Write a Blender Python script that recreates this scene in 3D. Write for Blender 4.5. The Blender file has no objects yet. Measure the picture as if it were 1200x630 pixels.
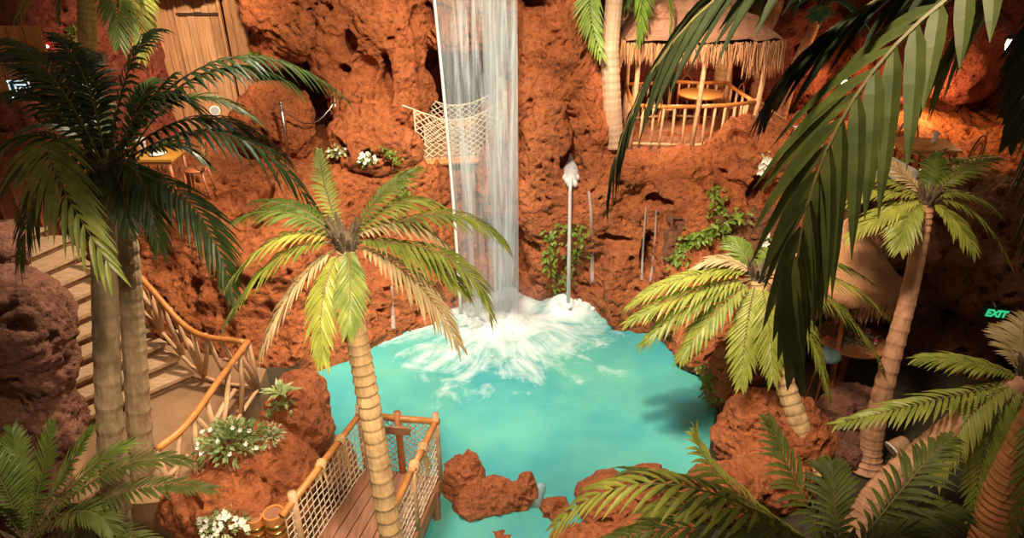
import bpy, bmesh, math, random
import numpy as np
from mathutils import Vector, Matrix, Euler
from mathutils.bvhtree import BVHTree
R = random.Random(11)
SC = bpy.context.scene
COL = SC.collection
V = Vector
rad = math.radians
# ------------------------------------------------------------------ camera, world, light, exposure
FPX, PITCH, CAMH = 800.0, rad(28), 7.6
cd = bpy.data.cameras.new('camera'); cam = bpy.data.objects.new('camera', cd); COL.objects.link(cam)
cam.location = (0, 0, CAMH); cam.rotation_euler = (rad(90) - PITCH, 0, 0)
cd.sensor_width = 36; cd.lens = FPX / 1200 * 36; cd.clip_start = .05; cd.clip_end = 200
SC.camera = cam
SC.view_settings.view_transform = 'Standard'; SC.view_settings.look = 'None'
SC.view_settings.gamma = 1; SC.view_settings.use_curve_mapping = False
SC.view_settings.exposure = .45
SC.cycles.use_denoising = True
SC.cycles.max_bounces = 8; SC.cycles.transparent_max_bounces = 24
SC.cycles.sample_clamp_indirect = 6
w = bpy.data.worlds.new('world'); SC.world = w; w.use_nodes = True
w.node_tree.nodes['Background'].inputs[0].default_value = (1.0, .70, .48, 1)
w.node_tree.nodes['Background'].inputs[1].default_value = .10

def spot(name, loc, target, power, col, ang, blend=.5, size=.35):
    l = bpy.data.lights.new(name, 'SPOT'); l.energy = power; l.color = col
    l.spot_size = rad(ang); l.spot_blend = blend; l.shadow_soft_size = size
    o = bpy.data.objects.new(name, l); COL.objects.link(o); o.location = loc
    o.rotation_euler = (V(target) - V(loc)).to_track_quat('-Z', 'Y').to_euler()
    return o
WARM, NEUT, COOL = (1, .80, .58), (1, .93, .84), (.80, .95, 1)
spot('ceiling_spot_cliff', (-.9, 5.6, 11.6), (1.0, 12.8, 1.9), 4500, WARM, 60, .6, .3)
spot('ceiling_spot_cliff_left', (1.5, 6.5, 10.5), (-3.8, 12.8, 3.2), 3300, WARM, 52, .7, .2)
spot('ceiling_spot_pool', (-2.4, 6.2, 12.0), (.3, 9.5, 0), 3500, NEUT, 46, .6, .8)
spot('ceiling_spot_fall', (.2, 8.0, 9.5), (-.5, 12.4, 3.6), 420, COOL, 34, .6)
spot('ceiling_spot_front_palm', (.8, 1.6, 9.5), (-1.1, 5.3, 2.6), 1500, WARM, 44, .7, .15)
spot('camera_fill_spot', (-.4, .6, 6.6), (-1.0, 6.5, .8), 620, WARM, 62, .8, .15)  # added fill near the camera, frontal light on trunks and stairs
spot('ceiling_spot_right_palms', (1.3, 5.2, 10.4), (4.3, 8.2, 2.4), 2300, WARM, 38, .7, .6)
spot('ceiling_spot_stairs', (-2.2, 9.6, 8.8), (-5.4, 8.5, 1.6), 2300, WARM, 62, .7, .2)
spot('ceiling_spot_bottom_left', (-1.0, 3.0, 8.5), (-3.8, 5.8, 1.0), 1500, WARM, 46, .8, .2)
spot('ceiling_spot_bottom_right', (1.2, 2.2, 12.0), (2.8, 4.6, 1.8), 2100, WARM, 32, .7, .15)
spot('ceiling_spot_terrace', (2.6, 6.6, 8.2), (5.2, 10.4, 2.4), 620, (1, .66, .46), 46, .8, .3)
spot('ceiling_spot_hut', (1.2, 9.0, 7.6), (3.4, 14.0, 4.0), 1500, (1, .72, .5), 40, .7, .2)
spot('ceiling_spot_door', (-3.6, 9.0, 8.6), (-7.0, 14.4, 4.6), 1700, (1, .70, .46), 44, .7, .2)

# ------------------------------------------------------------------ geometry helpers
cp, sp = math.cos(PITCH), math.sin(PITCH)
CAM = V((0, 0, CAMH))
def ray(px, py):
    a, b = (px - 600) / FPX, (py - 315) / FPX
    return V((a, cp - b * sp, -sp - b * cp))
def P(px, py, Y=None, Z=None):
    d = ray(px, py)
    t = Y / d.y if Y is not None else (Z - CAMH) / d.z
    return CAM + d * t
def ppm(p):                        # pixels per metre at a point
    return FPX / (V((0, cp, -sp)).dot(p - CAM))

def tag(o, label=None, cat=None, group=None, kind=None):
    if label: o['label'] = label
    if cat: o['category'] = cat
    if group: o['group'] = group
    if kind: o['kind'] = kind
    return o
def empty(name, loc, label, cat, group=None, rz=0):
    o = bpy.data.objects.new(name, None); COL.objects.link(o); o.location = loc; o.rotation_euler = (0, 0, rz)
    o.empty_display_size = .1
    return tag(o, label, cat, group)
def copy_tree(o, parent=None):
    c = o.copy(); COL.objects.link(c)
    if parent: c.parent = parent
    for ch in list(o.children): copy_tree(ch, c)
    return c

class MB:
    def __init__(s): s.v = []; s.f = []; s.m = []; s.cur = 0
    def add(s, vs, fs):
        b = len(s.v); s.v += [tuple(v) for v in vs]; s.f += [tuple(b + i for i in f) for f in fs]; s.m += [s.cur] * len(fs); return s
    def box(s, c, size, rot=None):
        x, y, z = [k / 2 for k in size]; M = rot.to_matrix() if rot is not None else Matrix.Identity(3)
        return s.add([V(c) + M @ V((a * x, b * y, d * z)) for a in (-1, 1) for b in (-1, 1) for d in (-1, 1)],
                     [(0, 1, 3, 2), (4, 6, 7, 5), (0, 4, 5, 1), (2, 3, 7, 6), (0, 2, 6, 4), (1, 5, 7, 3)])
    def prism(s, top, h):          # polygon (list of Vector), extruded down by h
        n = len(top); vs = [V(p) for p in top] + [V(p) - V((0, 0, h)) for p in top]
        return s.add(vs, [tuple(range(n)), tuple(range(2 * n - 1, n - 1, -1))] + [(i, i + n, (i + 1) % n + n, (i + 1) % n) for i in range(n)])
    def tube(s, pts, r, n=8, cap=True):
        pts = [V(p) for p in pts]; m = len(pts); rs = list(r) if hasattr(r, '__len__') else [r] * m
        T = [(pts[min(i + 1, m - 1)] - pts[max(i - 1, 0)]).normalized() for i in range(m)]
        a = T[0].orthogonal().normalized(); vs = []
        for i in range(m):
            a = (a - T[i] * a.dot(T[i])).normalized(); b = T[i].cross(a)
            for k in range(n):
                th = 2 * math.pi * k / n; vs.append(pts[i] + (a * math.cos(th) + b * math.sin(th)) * rs[i])
        fs = [(i * n + k, i * n + (k + 1) % n, (i + 1) * n + (k + 1) % n, (i + 1) * n + k) for i in range(m - 1) for k in range(n)]
        if cap: fs += [tuple(range(n - 1, -1, -1)), tuple((m - 1) * n + k for k in range(n))]
        return s.add(vs, fs)
    def ball(s, c, rx, ry=None, rz=None, rot=None, n=12):
        ry = ry or rx; rz = rz or rx; M = rot.to_matrix() if rot is not None else Matrix.Identity(3); vs = []; h = n // 2
        for i in range(h + 1):
            for k in range(n):
                th, ph = math.pi * i / h, 2 * math.pi * k / n
                vs.append(V(c) + M @ V((rx * math.sin(th) * math.cos(ph), ry * math.sin(th) * math.sin(ph), rz * math.cos(th))))
        return s.add(vs, [(i * n + k, (i + 1) * n + k, (i + 1) * n + (k + 1) % n, i * n + (k + 1) % n) for i in range(h) for k in range(n)])
    def lathe(s, c, prof, n=24):   # prof: (r, z)
        m = len(prof); vs = [V(c) + V((r * math.cos(2 * math.pi * k / n), r * math.sin(2 * math.pi * k / n), z)) for r, z in prof for k in range(n)]
        return s.add(vs, [(i * n + k, i * n + (k + 1) % n, (i + 1) * n + (k + 1) % n, (i + 1) * n + k) for i in range(m - 1) for k in range(n)])
    def build(s, name, mat, parent=None, smooth=False, local=True):
        me = bpy.data.meshes.new(name); me.from_pydata(s.v, [], s.f)
        for mm in (mat if isinstance(mat, (list, tuple)) else [mat]): me.materials.append(mm)
        if len(me.materials) > 1: me.polygons.foreach_set('material_index', s.m)
        if smooth: me.polygons.foreach_set('use_smooth', [True] * len(s.f))
        me.update(); o = bpy.data.objects.new(name, me); COL.objects.link(o)
        if parent:
            o.parent = parent
            if local: # vertices were given in world space: bring them into the parent's frame
                Mi = (Matrix.Translation(parent_world(parent)) @ parent.rotation_euler.to_matrix().to_4x4()).inverted()
                me.transform(Mi)
        return o
def parent_world(p):
    l = V(p.location)
    while p.parent: p = p.parent; l = l + V(p.location)
    return l
def bez(a, b, c, t): return a * (1 - t) ** 2 + b * (2 * t * (1 - t)) + c * t * t
def poly_at(pts, t):
    k = t * (len(pts) - 1); i = min(int(k), len(pts) - 2); return pts[i].lerp(pts[i + 1], k - i)
def smooth_path(pts, n):           # Catmull-Rom
    pts = [V(p) for p in pts]; q = [pts[0] * 2 - pts[1]] + pts + [pts[-1] * 2 - pts[-2]]; out = []
    for j in range(n + 1):
        k = j / n * (len(pts) - 1); i = min(int(k), len(pts) - 2); t = k - i; a, b, c, d = q[i:i + 4]
        out.append((b * 2 + (c - a) * t + (a * 2 - b * 5 + c * 4 - d) * t * t + (b * 3 - a - c * 3 + d) * t ** 3) * .5)
    return out

# ------------------------------------------------------------------ materials
def mat(name):
    m = bpy.data.materials.new(name); m.use_nodes = True; nt = m.node_tree; return m, nt, nt.nodes, nt.links, nt.nodes['Principled BSDF']
def nd(nt, typ, **kw):
    n = nt.nodes.new(typ)
    for k, v in kw.items():
        if k.startswith('i_'): n.inputs[int(k[2:]) if k[2:].isdigit() else k[2:]].default_value = v
        else: setattr(n, k, v)
    return n
def ramp(nt, fac, stops):
    r = nt.nodes.new('ShaderNodeValToRGB'); e = r.color_ramp.elements
    while len(e) < len(stops): e.new(.5)
    for k, (p, c) in enumerate(stops): e[k].position = p; e[k].color = (*c, 1)
    nt.links.new(fac, r.inputs[0]); return r.outputs[0]
def math_(nt, op, a, b=None, clamp=False):
    n = nt.nodes.new('ShaderNodeMath'); n.operation = op; n.use_clamp = clamp
    for i, x in enumerate((a, b)):
        if x is None: continue
        if isinstance(x, (int, float)): n.inputs[i].default_value = x
        else: nt.links.new(x, n.inputs[i])
    return n.outputs[0]
def mixc(nt, fac, a, b, typ='MIX'):
    n = nt.nodes.new('ShaderNodeMix'); n.data_type = 'RGBA'; n.blend_type = typ
    for i, x in ((0, fac), (6, a), (7, b)):
        if isinstance(x, (int, float)): n.inputs[i].default_value = x
        elif isinstance(x, tuple): n.inputs[i].default_value = (*x, 1)
        else: nt.links.new(x, n.inputs[i])
    return n.outputs[2]
def coords(nt, scale=(1, 1, 1), which='Object'):
    t = nt.nodes.new('ShaderNodeTexCoord'); mp = nt.nodes.new('ShaderNodeMapping'); mp.inputs['Scale'].default_value = scale
    nt.links.new(t.outputs[which], mp.inputs[0]); return mp.outputs[0]
def noise(nt, vec, scale, detail=4, rough=.55, dist=0):
    n = nd(nt, 'ShaderNodeTexNoise'); n.inputs['Scale'].default_value = scale; n.inputs['Detail'].default_value = detail
    n.inputs['Roughness'].default_value = rough; n.inputs['Distortion'].default_value = dist; nt.links.new(vec, n.inputs['Vector']); return n.outputs['Fac']
def bump(nt, h, strength, dist, bsdf, prev=None):
    b = nd(nt, 'ShaderNodeBump'); b.inputs['Strength'].default_value = strength; b.inputs['Distance'].default_value = dist
    nt.links.new(h, b.inputs['Height'])
    if prev is not None: nt.links.new(prev, b.inputs['Normal'])
    nt.links.new(b.outputs[0], bsdf.inputs['Normal']); return b.outputs[0]

def rock_mat(name, c0, c1, c2, pores=1.0, rough=.78):
    m, nt, N, L, b = mat(name); v = coords(nt)
    n1 = noise(nt, v, 1.3, 6, .62); n2 = noise(nt, v, 9, 5, .65)
    c = ramp(nt, n1, [(.30, c0), (.52, c1), (.72, c2)])
    c = mixc(nt, .55, c, ramp(nt, n2, [(.3, tuple(k * .55 for k in c1)), (.62, c2)]))
    L.new(c, b.inputs['Base Color']); b.inputs['Roughness'].default_value = rough
    vo = nd(nt, 'ShaderNodeTexVoronoi'); vo.inputs['Scale'].default_value = 11; L.new(v, vo.inputs['Vector'])
    pit = math_(nt, 'MULTIPLY', vo.outputs['Distance'], 2.2, True)
    n3 = noise(nt, v, 26, 6, .7)
    p = bump(nt, pit, .8 * pores, .06, b); p = bump(nt, n2, 1.0, .10, b, p); bump(nt, n3, 1.0, .035, b, p)
    return m
ROCK = rock_mat('red_volcanic_rock', (.27, .055, .013), (.48, .122, .030), (.62, .20, .062))
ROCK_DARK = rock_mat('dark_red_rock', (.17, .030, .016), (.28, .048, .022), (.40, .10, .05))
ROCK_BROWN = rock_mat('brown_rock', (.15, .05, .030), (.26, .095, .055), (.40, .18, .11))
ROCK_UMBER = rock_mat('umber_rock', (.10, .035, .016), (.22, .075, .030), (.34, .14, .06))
SOIL = rock_mat('dark_soil', (.030, .022, .014), (.055, .042, .022), (.09, .07, .035), .4)

def plain(name, col, rough=.6, metal=0, var=.25, scale=6, stretch=(1, 1, 1), bumpy=.2, spec=.5):
    m, nt, N, L, b = mat(name); v = coords(nt, stretch); n = noise(nt, v, scale, 5, .6)
    L.new(ramp(nt, n, [(.25, tuple(k * (1 - var) for k in col)), (.75, tuple(min(1, k * (1 + var)) for k in col))]), b.inputs['Base Color'])
    b.inputs['Roughness'].default_value = rough; b.inputs['Metallic'].default_value = metal; b.inputs['Specular IOR Level'].default_value = spec
    if bumpy: bump(nt, n, bumpy, .02, b)
    return m
def emit(name, col, s):
    m, nt, N, L, b = mat(name); b.inputs['Base Color'].default_value = (*col, 1); b.inputs['Emission Color'].default_value = (*col, 1); b.inputs['Emission Strength'].default_value = s; return m
BARK = plain('palm_bark', (.54, .35, .16), .8, var=.4, scale=5, stretch=(2, 2, 1), bumpy=.6)
BARK_DK = plain('palm_bark_grey', (.36, .25, .14), .85, var=.45, scale=5, stretch=(2, 2, 1), bumpy=.7)
BARK_RED = plain('palm_bark_reddish', (.52, .27, .15), .8, var=.4, scale=5, stretch=(2, 2, 1), bumpy=.6)
FIBRE = plain('palm_fibre', (.12, .085, .045), .9, var=.5, scale=18, bumpy=.8)
WOOD_OR = plain('varnished_orange_pole', (.56, .22, .055), .38, var=.3, scale=4, stretch=(2, 2, .5))
WOOD_TAN = plain('peeled_tan_stick', (.60, .37, .20), .65, var=.35, scale=7)
WOOD_BR = plain('brown_plank', (.30, .13, .065), .6, var=.4, scale=4, stretch=(6, .6, 6))
WOOD_STEP = plain('pale_step_wood', (.50, .33, .19), .7, var=.3, scale=5, stretch=(1, 4, 4))
WOOD_RISER = plain('step_riser', (.34, .215, .13), .8, var=.35, scale=9, bumpy=.5)
PLANK = plain('weathered_plank', (.50, .26, .12), .7, var=.45, scale=3, stretch=(9, 9, .7), bumpy=.5)
PLANK2 = plain('weathered_plank_pale', (.56, .31, .15), .7, var=.4, scale=3, stretch=(8, 8, .6), bumpy=.5)
DARKWOOD = plain('dark_beam', (.05, .025, .015), .7)
BRICK = plain('brick_red_board', (.22, .06, .035), .7, var=.3, scale=3, stretch=(5, 5, 1))
ROPE = plain('pale_rope', (.72, .60, .42), .85, var=.2, scale=30)
ROPE_OR = plain('jute_rope', (.62, .40, .17), .85, var=.3, scale=30)
GOLD = plain('polished_brass', (.85, .52, .15), .2, 1, .1)
STEEL = plain('steel', (.55, .52, .48), .3, 1, .1)
WHITE = plain('white_cloth', (.80, .78, .74), .7, var=.06)
BLACK = plain('black_plastic', (.015, .015, .017), .5, var=.1)
THATCH = plain('thatch_straw', (.52, .27, .13), .9, var=.45, scale=6, stretch=(14, 14, 1.2), bumpy=.8)
THATCH_PALE = plain('thatch_grey', (.40, .20, .12), .9, var=.4, scale=5, stretch=(10, 10, 2), bumpy=.8)
TABLE = plain('table_top_wood', (.62, .30, .09), .35, var=.2, scale=3, stretch=(1, 5, 1))
CHAIRW = plain('chair_wood', (.30, .10, .04), .4, var=.2)
FLOWER = plain('white_petals', (.85, .82, .72), .6, var=.08)
PINK = plain('pink_petals', (.75, .08, .2), .6, var=.1)
TERRAIN = plain('landing_stone', (.29, .165, .08), .75, var=.25, scale=2.5, bumpy=.4)

def leaf_mat(name, c0, c1, trans=.3, rough=.45):
    m, nt, N, L, b = mat(name); v = coords(nt); n = noise(nt, v, 7, 3)
    oi = nd(nt, 'ShaderNodeObjectInfo'); f = math_(nt, 'ADD', math_(nt, 'MULTIPLY', n, .9), math_(nt, 'MULTIPLY', oi.outputs['Random'], .35))
    c = ramp(nt, f, [(.35, c0), (.9, c1)]); L.new(c, b.inputs['Base Color']); b.inputs['Roughness'].default_value = rough
    t = nd(nt, 'ShaderNodeBsdfTranslucent'); L.new(c, t.inputs[0]); mx = nd(nt, 'ShaderNodeMixShader'); mx.inputs[0].default_value = trans
    L.new(b.outputs[0], mx.inputs[1]); L.new(t.outputs[0], mx.inputs[2]); L.new(mx.outputs[0], N['Material Output'].inputs[0]); return m
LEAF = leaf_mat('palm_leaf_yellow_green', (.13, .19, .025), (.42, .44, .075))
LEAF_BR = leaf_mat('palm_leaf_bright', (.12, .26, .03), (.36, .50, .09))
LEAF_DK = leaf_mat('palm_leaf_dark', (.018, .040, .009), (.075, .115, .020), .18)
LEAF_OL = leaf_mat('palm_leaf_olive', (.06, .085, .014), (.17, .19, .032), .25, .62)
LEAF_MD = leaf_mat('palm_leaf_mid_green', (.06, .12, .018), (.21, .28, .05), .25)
LEAF_LIT = leaf_mat('palm_leaf_lit_tan', (.36, .26, .11), (.62, .48, .26), .25, .6)  # tan painted in for leaflets that catch the light
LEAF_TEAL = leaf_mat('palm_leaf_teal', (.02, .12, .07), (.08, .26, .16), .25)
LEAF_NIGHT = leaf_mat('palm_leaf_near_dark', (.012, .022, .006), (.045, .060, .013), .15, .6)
VINE = leaf_mat('vine_leaf', (.08, .17, .015), (.26, .36, .045), .25)
VARIEG = leaf_mat('variegated_leaf', (.30, .40, .12), (.74, .74, .48), .25)

# ------------------------------------------------------------------ rock building (numpy noise)
def _h(ix, iy, iz, s):
    n = (ix.astype(np.int64) * 374761393 + iy.astype(np.int64) * 668265263 + iz.astype(np.int64) * 2147483647 + s * 1274126177) & 0xffffffff
    n = ((n ^ (n >> 13)) * 1274126177) & 0xffffffff; n = ((n ^ (n >> 15)) * 2246822519) & 0xffffffff
    return ((n ^ (n >> 16)) & 0xffffff) / float(0xffffff)
def vnoise(p, s=0):
    i = np.floor(p); f = p - i; f = f * f * (3 - 2 * f); r = 0
    for a in (0, 1):
        for b in (0, 1):
            for c in (0, 1):
                wt = (f[:, 0] if a else 1 - f[:, 0]) * (f[:, 1] if b else 1 - f[:, 1]) * (f[:, 2] if c else 1 - f[:, 2])
                r = r + wt * _h(i[:, 0] + a, i[:, 1] + b, i[:, 2] + c, s)
    return r * 2 - 1
def worley(p, s=0):
    i = np.floor(p); bd = np.full(len(p), 9.); bh = np.zeros(len(p))
    for a in (-1, 0, 1):
        for b in (-1, 0, 1):
            for c in (-1, 0, 1):
                x, y, z = i[:, 0] + a, i[:, 1] + b, i[:, 2] + c
                d = np.sqrt((x + _h(x, y, z, s) - p[:, 0]) ** 2 + (y + _h(x, y, z, s + 1) - p[:, 1]) ** 2 + (z + _h(x, y, z, s + 2) - p[:, 2]) ** 2)
                k = d < bd; bd = np.where(k, d, bd); bh = np.where(k, _h(x, y, z, s + 3), bh)
    return bd, bh
def rockify(me, amp=1.0, pit=1.0, seed=0, carves=()):
    n = len(me.vertices); co = np.empty(n * 3); me.vertices.foreach_get('co', co); co = co.reshape(-1, 3)
    no = np.empty(n * 3); me.vertices.foreach_get('normal', no); no = no.reshape(-1, 3)
    d = amp * (.20 * vnoise(co * 1.0, seed) + .10 * vnoise(co * 2.3, seed + 1) + .048 * vnoise(co * 5.5, seed + 2)) + .032 * vnoise(co * 12, seed + 3) + .022 * vnoise(co * 23, seed + 4)
    ridg = 1 - np.abs(vnoise(co * 1.7, seed + 9)); d += amp * .08 * (ridg - .7)
    q = co + .12 * np.stack([vnoise(co * 4, 5), vnoise(co * 4, 6), vnoise(co * 4, 7)], 1)
    for sc_, thr, dep, rr in ((1.9, .26, .30, .30), (4.0, .30, .17, .34), (8.5, .42, .07, .40)):
        wd, wh = worley(q * sc_, seed + 20); f = np.clip(1 - wd / rr, 0, 1); f = np.minimum(1, f * 2.2)
        d -= pit * dep * f * (wh < thr)
    co2 = co + no * d[:, None]
    for c, r, dep in carves:
        c = np.array(c); dist = np.linalg.norm((co - c) / np.array(r), axis=1); f = np.clip(1.25 - dist, 0, 1); f = np.minimum(1, f * 3)
        co2[:, 1] += dep * f
    me.vertices.foreach_set('co', co2.ravel()); me.update()
def remesh(mb, voxel):
    me = bpy.data.meshes.new('tmp'); me.from_pydata(mb.v, [], mb.f); bm = bmesh.new(); bm.from_mesh(me)
    bmesh.ops.recalc_face_normals(bm, faces=bm.faces); bm.to_mesh(me); bm.free()
    o = bpy.data.objects.new('tmp', me); COL.objects.link(o)
    md = o.modifiers.new('r', 'REMESH'); md.mode = 'VOXEL'; md.voxel_size = voxel
    sm = o.modifiers.new('s', 'SMOOTH'); sm.iterations = 3
    dg = bpy.context.evaluated_depsgraph_get(); res = bpy.data.meshes.new_from_object(o.evaluated_get(dg))
    bpy.data.objects.remove(o); bpy.data.meshes.remove(me); return res
def blob(mb, px, py, Y, rx, ry, rd, rot=0):   # an ellipsoid about where the photo has a rock: pixel radii at its own distance, depth radius in metres
    c = P(px, py, Y=Y); k = ppm(c); mb.ball(c, rx / k, rd, ry / k / .9, Euler((0, rad(rot), 0)), 20); return c
ROCKS = []
def rock(name, blobs, m, voxel=.05, amp=1., pit=1., seed=0, carves=(), extra=None, parent=None, label=None, cat=None, group=None, kind=None):
    mb = MB()
    for b in blobs: blob(mb, *b)
    if extra: extra(mb)
    me = remesh(mb, voxel); rockify(me, amp, pit, seed, carves); me.name = name
    me.materials.clear(); me.materials.append(m); me.polygons.foreach_set('use_smooth', [True] * len(me.polygons))
    o = bpy.data.objects.new(name, me); COL.objects.link(o)
    if kind != 'structure':        # origin at the base of the stone
        n = len(me.vertices); co = np.empty(n * 3); me.vertices.foreach_get('co', co); co = co.reshape(-1, 3)
        base = V((co[:, 0].mean(), co[:, 1].mean(), co[:, 2].min())); me.transform(Matrix.Translation(-base)); o.location = base
    tag(o, label, cat, group, kind); ROCKS.append(o); return o
_trees = {}
def hit(px, py, objs=None):        # the rock surface seen there
    best = None; d = ray(px, py).normalized()
    for o in (objs or ROCKS):
        if o.name not in _trees: _trees[o.name] = BVHTree.FromPolygons([o.location + v.co for v in o.data.vertices], [tuple(p.vertices) for p in o.data.polygons])
        l, n, i, t = _trees[o.name].ray_cast(CAM, d)
        if l is not None and (best is None or t < best[2]): best = (l, n, t)
    return best

# ---- the cliff: swept from its foot line round the pool, gallery ledge on top
foot = [((-11, 11.4), 1.0, 3.2), ((-8, 11.0), 1.2, 3.2), ((-6.3, 10.6), 1.5, 3.2), ((-4.95, 9.95), 2.0, 3.2), (P(345, 442, Z=0).xy, 1.9, 3.2), (P(395, 420, Z=0).xy, 1.6, 3.2),
        (P(450, 396, Z=0).xy, 1.2, 3.15), (P(500, 376, Z=0).xy, .7, 3.1), (P(540, 354, Z=0).xy, .35, 3.1), (P(600, 338, Z=0).xy, .15, 3.1), (P(632, 356, Z=0).xy, .3, 3.2),
        (P(655, 352, Z=0).xy, .2, 3.2), (P(695, 366, Z=0).xy, .3, 3.2), (P(712, 390, Z=0).xy, .8, 3.1), (P(757, 393, Z=0).xy, .9, 3.05), (P(778, 412, Z=0).xy, 1.1, 3.05),
        (P(815, 425, Z=0).xy, 1.1, 3.1), ((4.4, 11.2), .9, 3.2), ((6.0, 11.6), .6, 3.1), ((8, 11.8), .5, 3.1), ((12, 12), .5, 3.1)]
def cliff(mb):
    prof = [(-.25, -1.2), (-.05, 0), (.05, .5), (.25, 1.2), (.45, 1.9), (.75, 2.6), (1.0, 3.2)]
    st = []
    for (xy, off, zt) in foot:
        x, y = xy; col = [V((x, y + o * off, z * (zt / 3.2) if z > 0 else z)) for o, z in prof]
        col += [V((x, y + off + .5, zt + .03)), V((x, 19, zt)), V((x, 19, -1.2))]; st.append(col)
    n = len(st[0]); vs = [p for c in st for p in c]; fs = [(i * n + k, i * n + (k + 1) % n, (i + 1) * n + (k + 1) % n, (i + 1) * n + k) for i in range(len(st) - 1) for k in range(n)]
    fs += [tuple(range(n)), tuple((len(st) - 1) * n + k for k in reversed(range(n)))]; mb.add(vs, fs)
carv = [(P(757, 292, Y=12.1), (.13, 1.6, .36), .55), (P(768, 228, Y=12.3), (.22, 1.6, .10), .4), (P(720, 275, Y=12.2), (.3, .5, .07), .3),
        (P(880, 215, Y=11.9), (.12, 1.6, .3), .5), (P(620, 285, Y=12.6), (.2, .5, .07), .3), (P(672, 190, Y=12.6), (.12, 1.6, .3), .5)]
CL = rock('wall_back', [(250, 300, 11.6, 70, 60, .5), (330, 330, 11.2, 60, 60, .55), (230, 215, 12.2, 90, 25, .6), (420, 230, 12.9, 55, 45, .6), (440, 166, 12.85, 58, 34, .7), (640, 230, 12.75, 34, 100, .5),
        (700, 240, 12.5, 50, 60, .5), (735, 202, 12.7, 46, 26, .6), (800, 205, 12.5, 46, 30, .6), (785, 260, 12.3, 60, 50, .5), (860, 190, 12.4, 40, 55, .6), (899, 188, 12.05, 46, 48, .7), (850, 262, 11.9, 70, 50, .5), (920, 270, 11.7, 40, 60, .5),
        (590, 215, 12.95, 30, 50, .3)],
        ROCK, .04, 1.0, 1.0, 3, carv, cliff, kind='structure')
# ---- rock masses above the gallery
rock('wall_pillar', [(432, 15, 14.2, 74, 66, 1.0), (412, 90, 14.0, 36, 80, .7), (464, 90, 14.0, 34, 70, .7), (440, 130, 13.7, 48, 45, .7), (335, -2, 14.2, 62, 58, .9), (215, -34, 14.3, 80, 26, .5), (322, 52, 14.4, 26, 30, .6), (430, -80, 14.6, 120, 70, 1.2),
        (440, 120, 14.5, 44, 110, .8)], ROCK, .04, 1.1, 1.2, 31, [(P(405, 55, Y=13.2), (.12, .8, .22), .5), (P(400, 85, Y=13.2), (.12, .8, .1), .4), (P(450, 95, Y=13.2), (.12, .8, .42), .6)], kind='structure')
rock('wall_shoulder', [(326, 148, 13.3, 42, 46, .6), (296, 150, 13.5, 24, 35, .5)], ROCK, .04, 1., 1., 41, kind='structure')
rock('wall_right_of_fall', [(650, 30, 14.0, 52, 80, 1.0), (655, 110, 13.6, 48, 80, .8), (690, 140, 13.3, 34, 50, .6), (620, 100, 13.7, 26, 120, .6), (640, -70, 14.3, 80, 70, 1.2), (560, -60, 14.2, 90, 90, .9), (590, 30, 14.6, 40, 50, .6), (545, 34, 14.2, 60, 30, .7), (545, 10, 15.6, 80, 40, 1.2), (585, 160, 13.6, 24, 45, .4)],
        ROCK, .04, 1.0, 1.0, 51, [(P(620, 5, Y=13.0), (.26, .9, .14), .8)], kind='structure')
def backwall(mb):
    for x0, x1, y in ((-14, -1, 16.6), (-1, 3, 17.5), (3, 16, 17.0)): mb.box(((x0 + x1) / 2, y + .8, 5), (x1 - x0 + .6, 1.6, 9))
    mb.box((-9.5, 14.5, 5.5), (4.6, 1.0, 5)); mb.box((14, 14, 4.5), (1, 9, 8))
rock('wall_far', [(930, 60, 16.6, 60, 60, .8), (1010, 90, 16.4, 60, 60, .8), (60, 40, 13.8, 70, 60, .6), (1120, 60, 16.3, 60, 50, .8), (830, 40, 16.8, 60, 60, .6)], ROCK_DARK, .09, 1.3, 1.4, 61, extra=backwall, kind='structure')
def sidewall(mb):
    mb.box((9.6, 10.8, 2.75), (7.0, 1.6, 1.0)); mb.box((10.4, 9.5, 1.2), (2.4, 4.0, 4.2)); mb.box((6.4, 11.9, .8), (7.0, 1.0, 3.6))
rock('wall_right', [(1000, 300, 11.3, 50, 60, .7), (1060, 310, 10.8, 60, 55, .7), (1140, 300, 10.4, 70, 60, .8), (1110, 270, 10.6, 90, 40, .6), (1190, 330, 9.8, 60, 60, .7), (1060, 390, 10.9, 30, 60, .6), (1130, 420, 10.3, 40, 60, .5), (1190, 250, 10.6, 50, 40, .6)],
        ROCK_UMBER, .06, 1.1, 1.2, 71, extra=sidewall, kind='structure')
def enclosure(mb): pass
# ---- ground
g = MB(); g.prism([V((-12, 2, .2)), V((-2.1, 2, .2)), V((-2.25, 5.5, .2)), V((-3.0, 7.2, .2)), V((-3.3, 8.6, .2)), V((-3.9, 10.2, .2)), V((-12, 11.5, .2))], 1.4)
tag(g.build('ground_left', SOIL), kind='structure')
g = MB(); g.prism([V((1.6, 2, .12)), V((12, 2, .12)), V((12, 12.2, .12)), V((4.0, 11.6, .12)), V((3.6, 9.5, .12)), V((2.9, 7.6, .12)), V((2.2, 6.0, .12))], 1.4)
tag(g.build('ground_right', SOIL), kind='structure')
g = MB(); g.prism([P(165, 590, Z=1.0), P(212, 585, Z=1.0), P(300, 462, Z=1.0), P(312, 432, Z=1.0), P(180, 400, Z=1.0), V((-7.6, 8.6, 1.0)), V((-7.6, 6.2, 1.0))], .9)
tag(g.build('floor_landing', TERRAIN), kind='structure')
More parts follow.
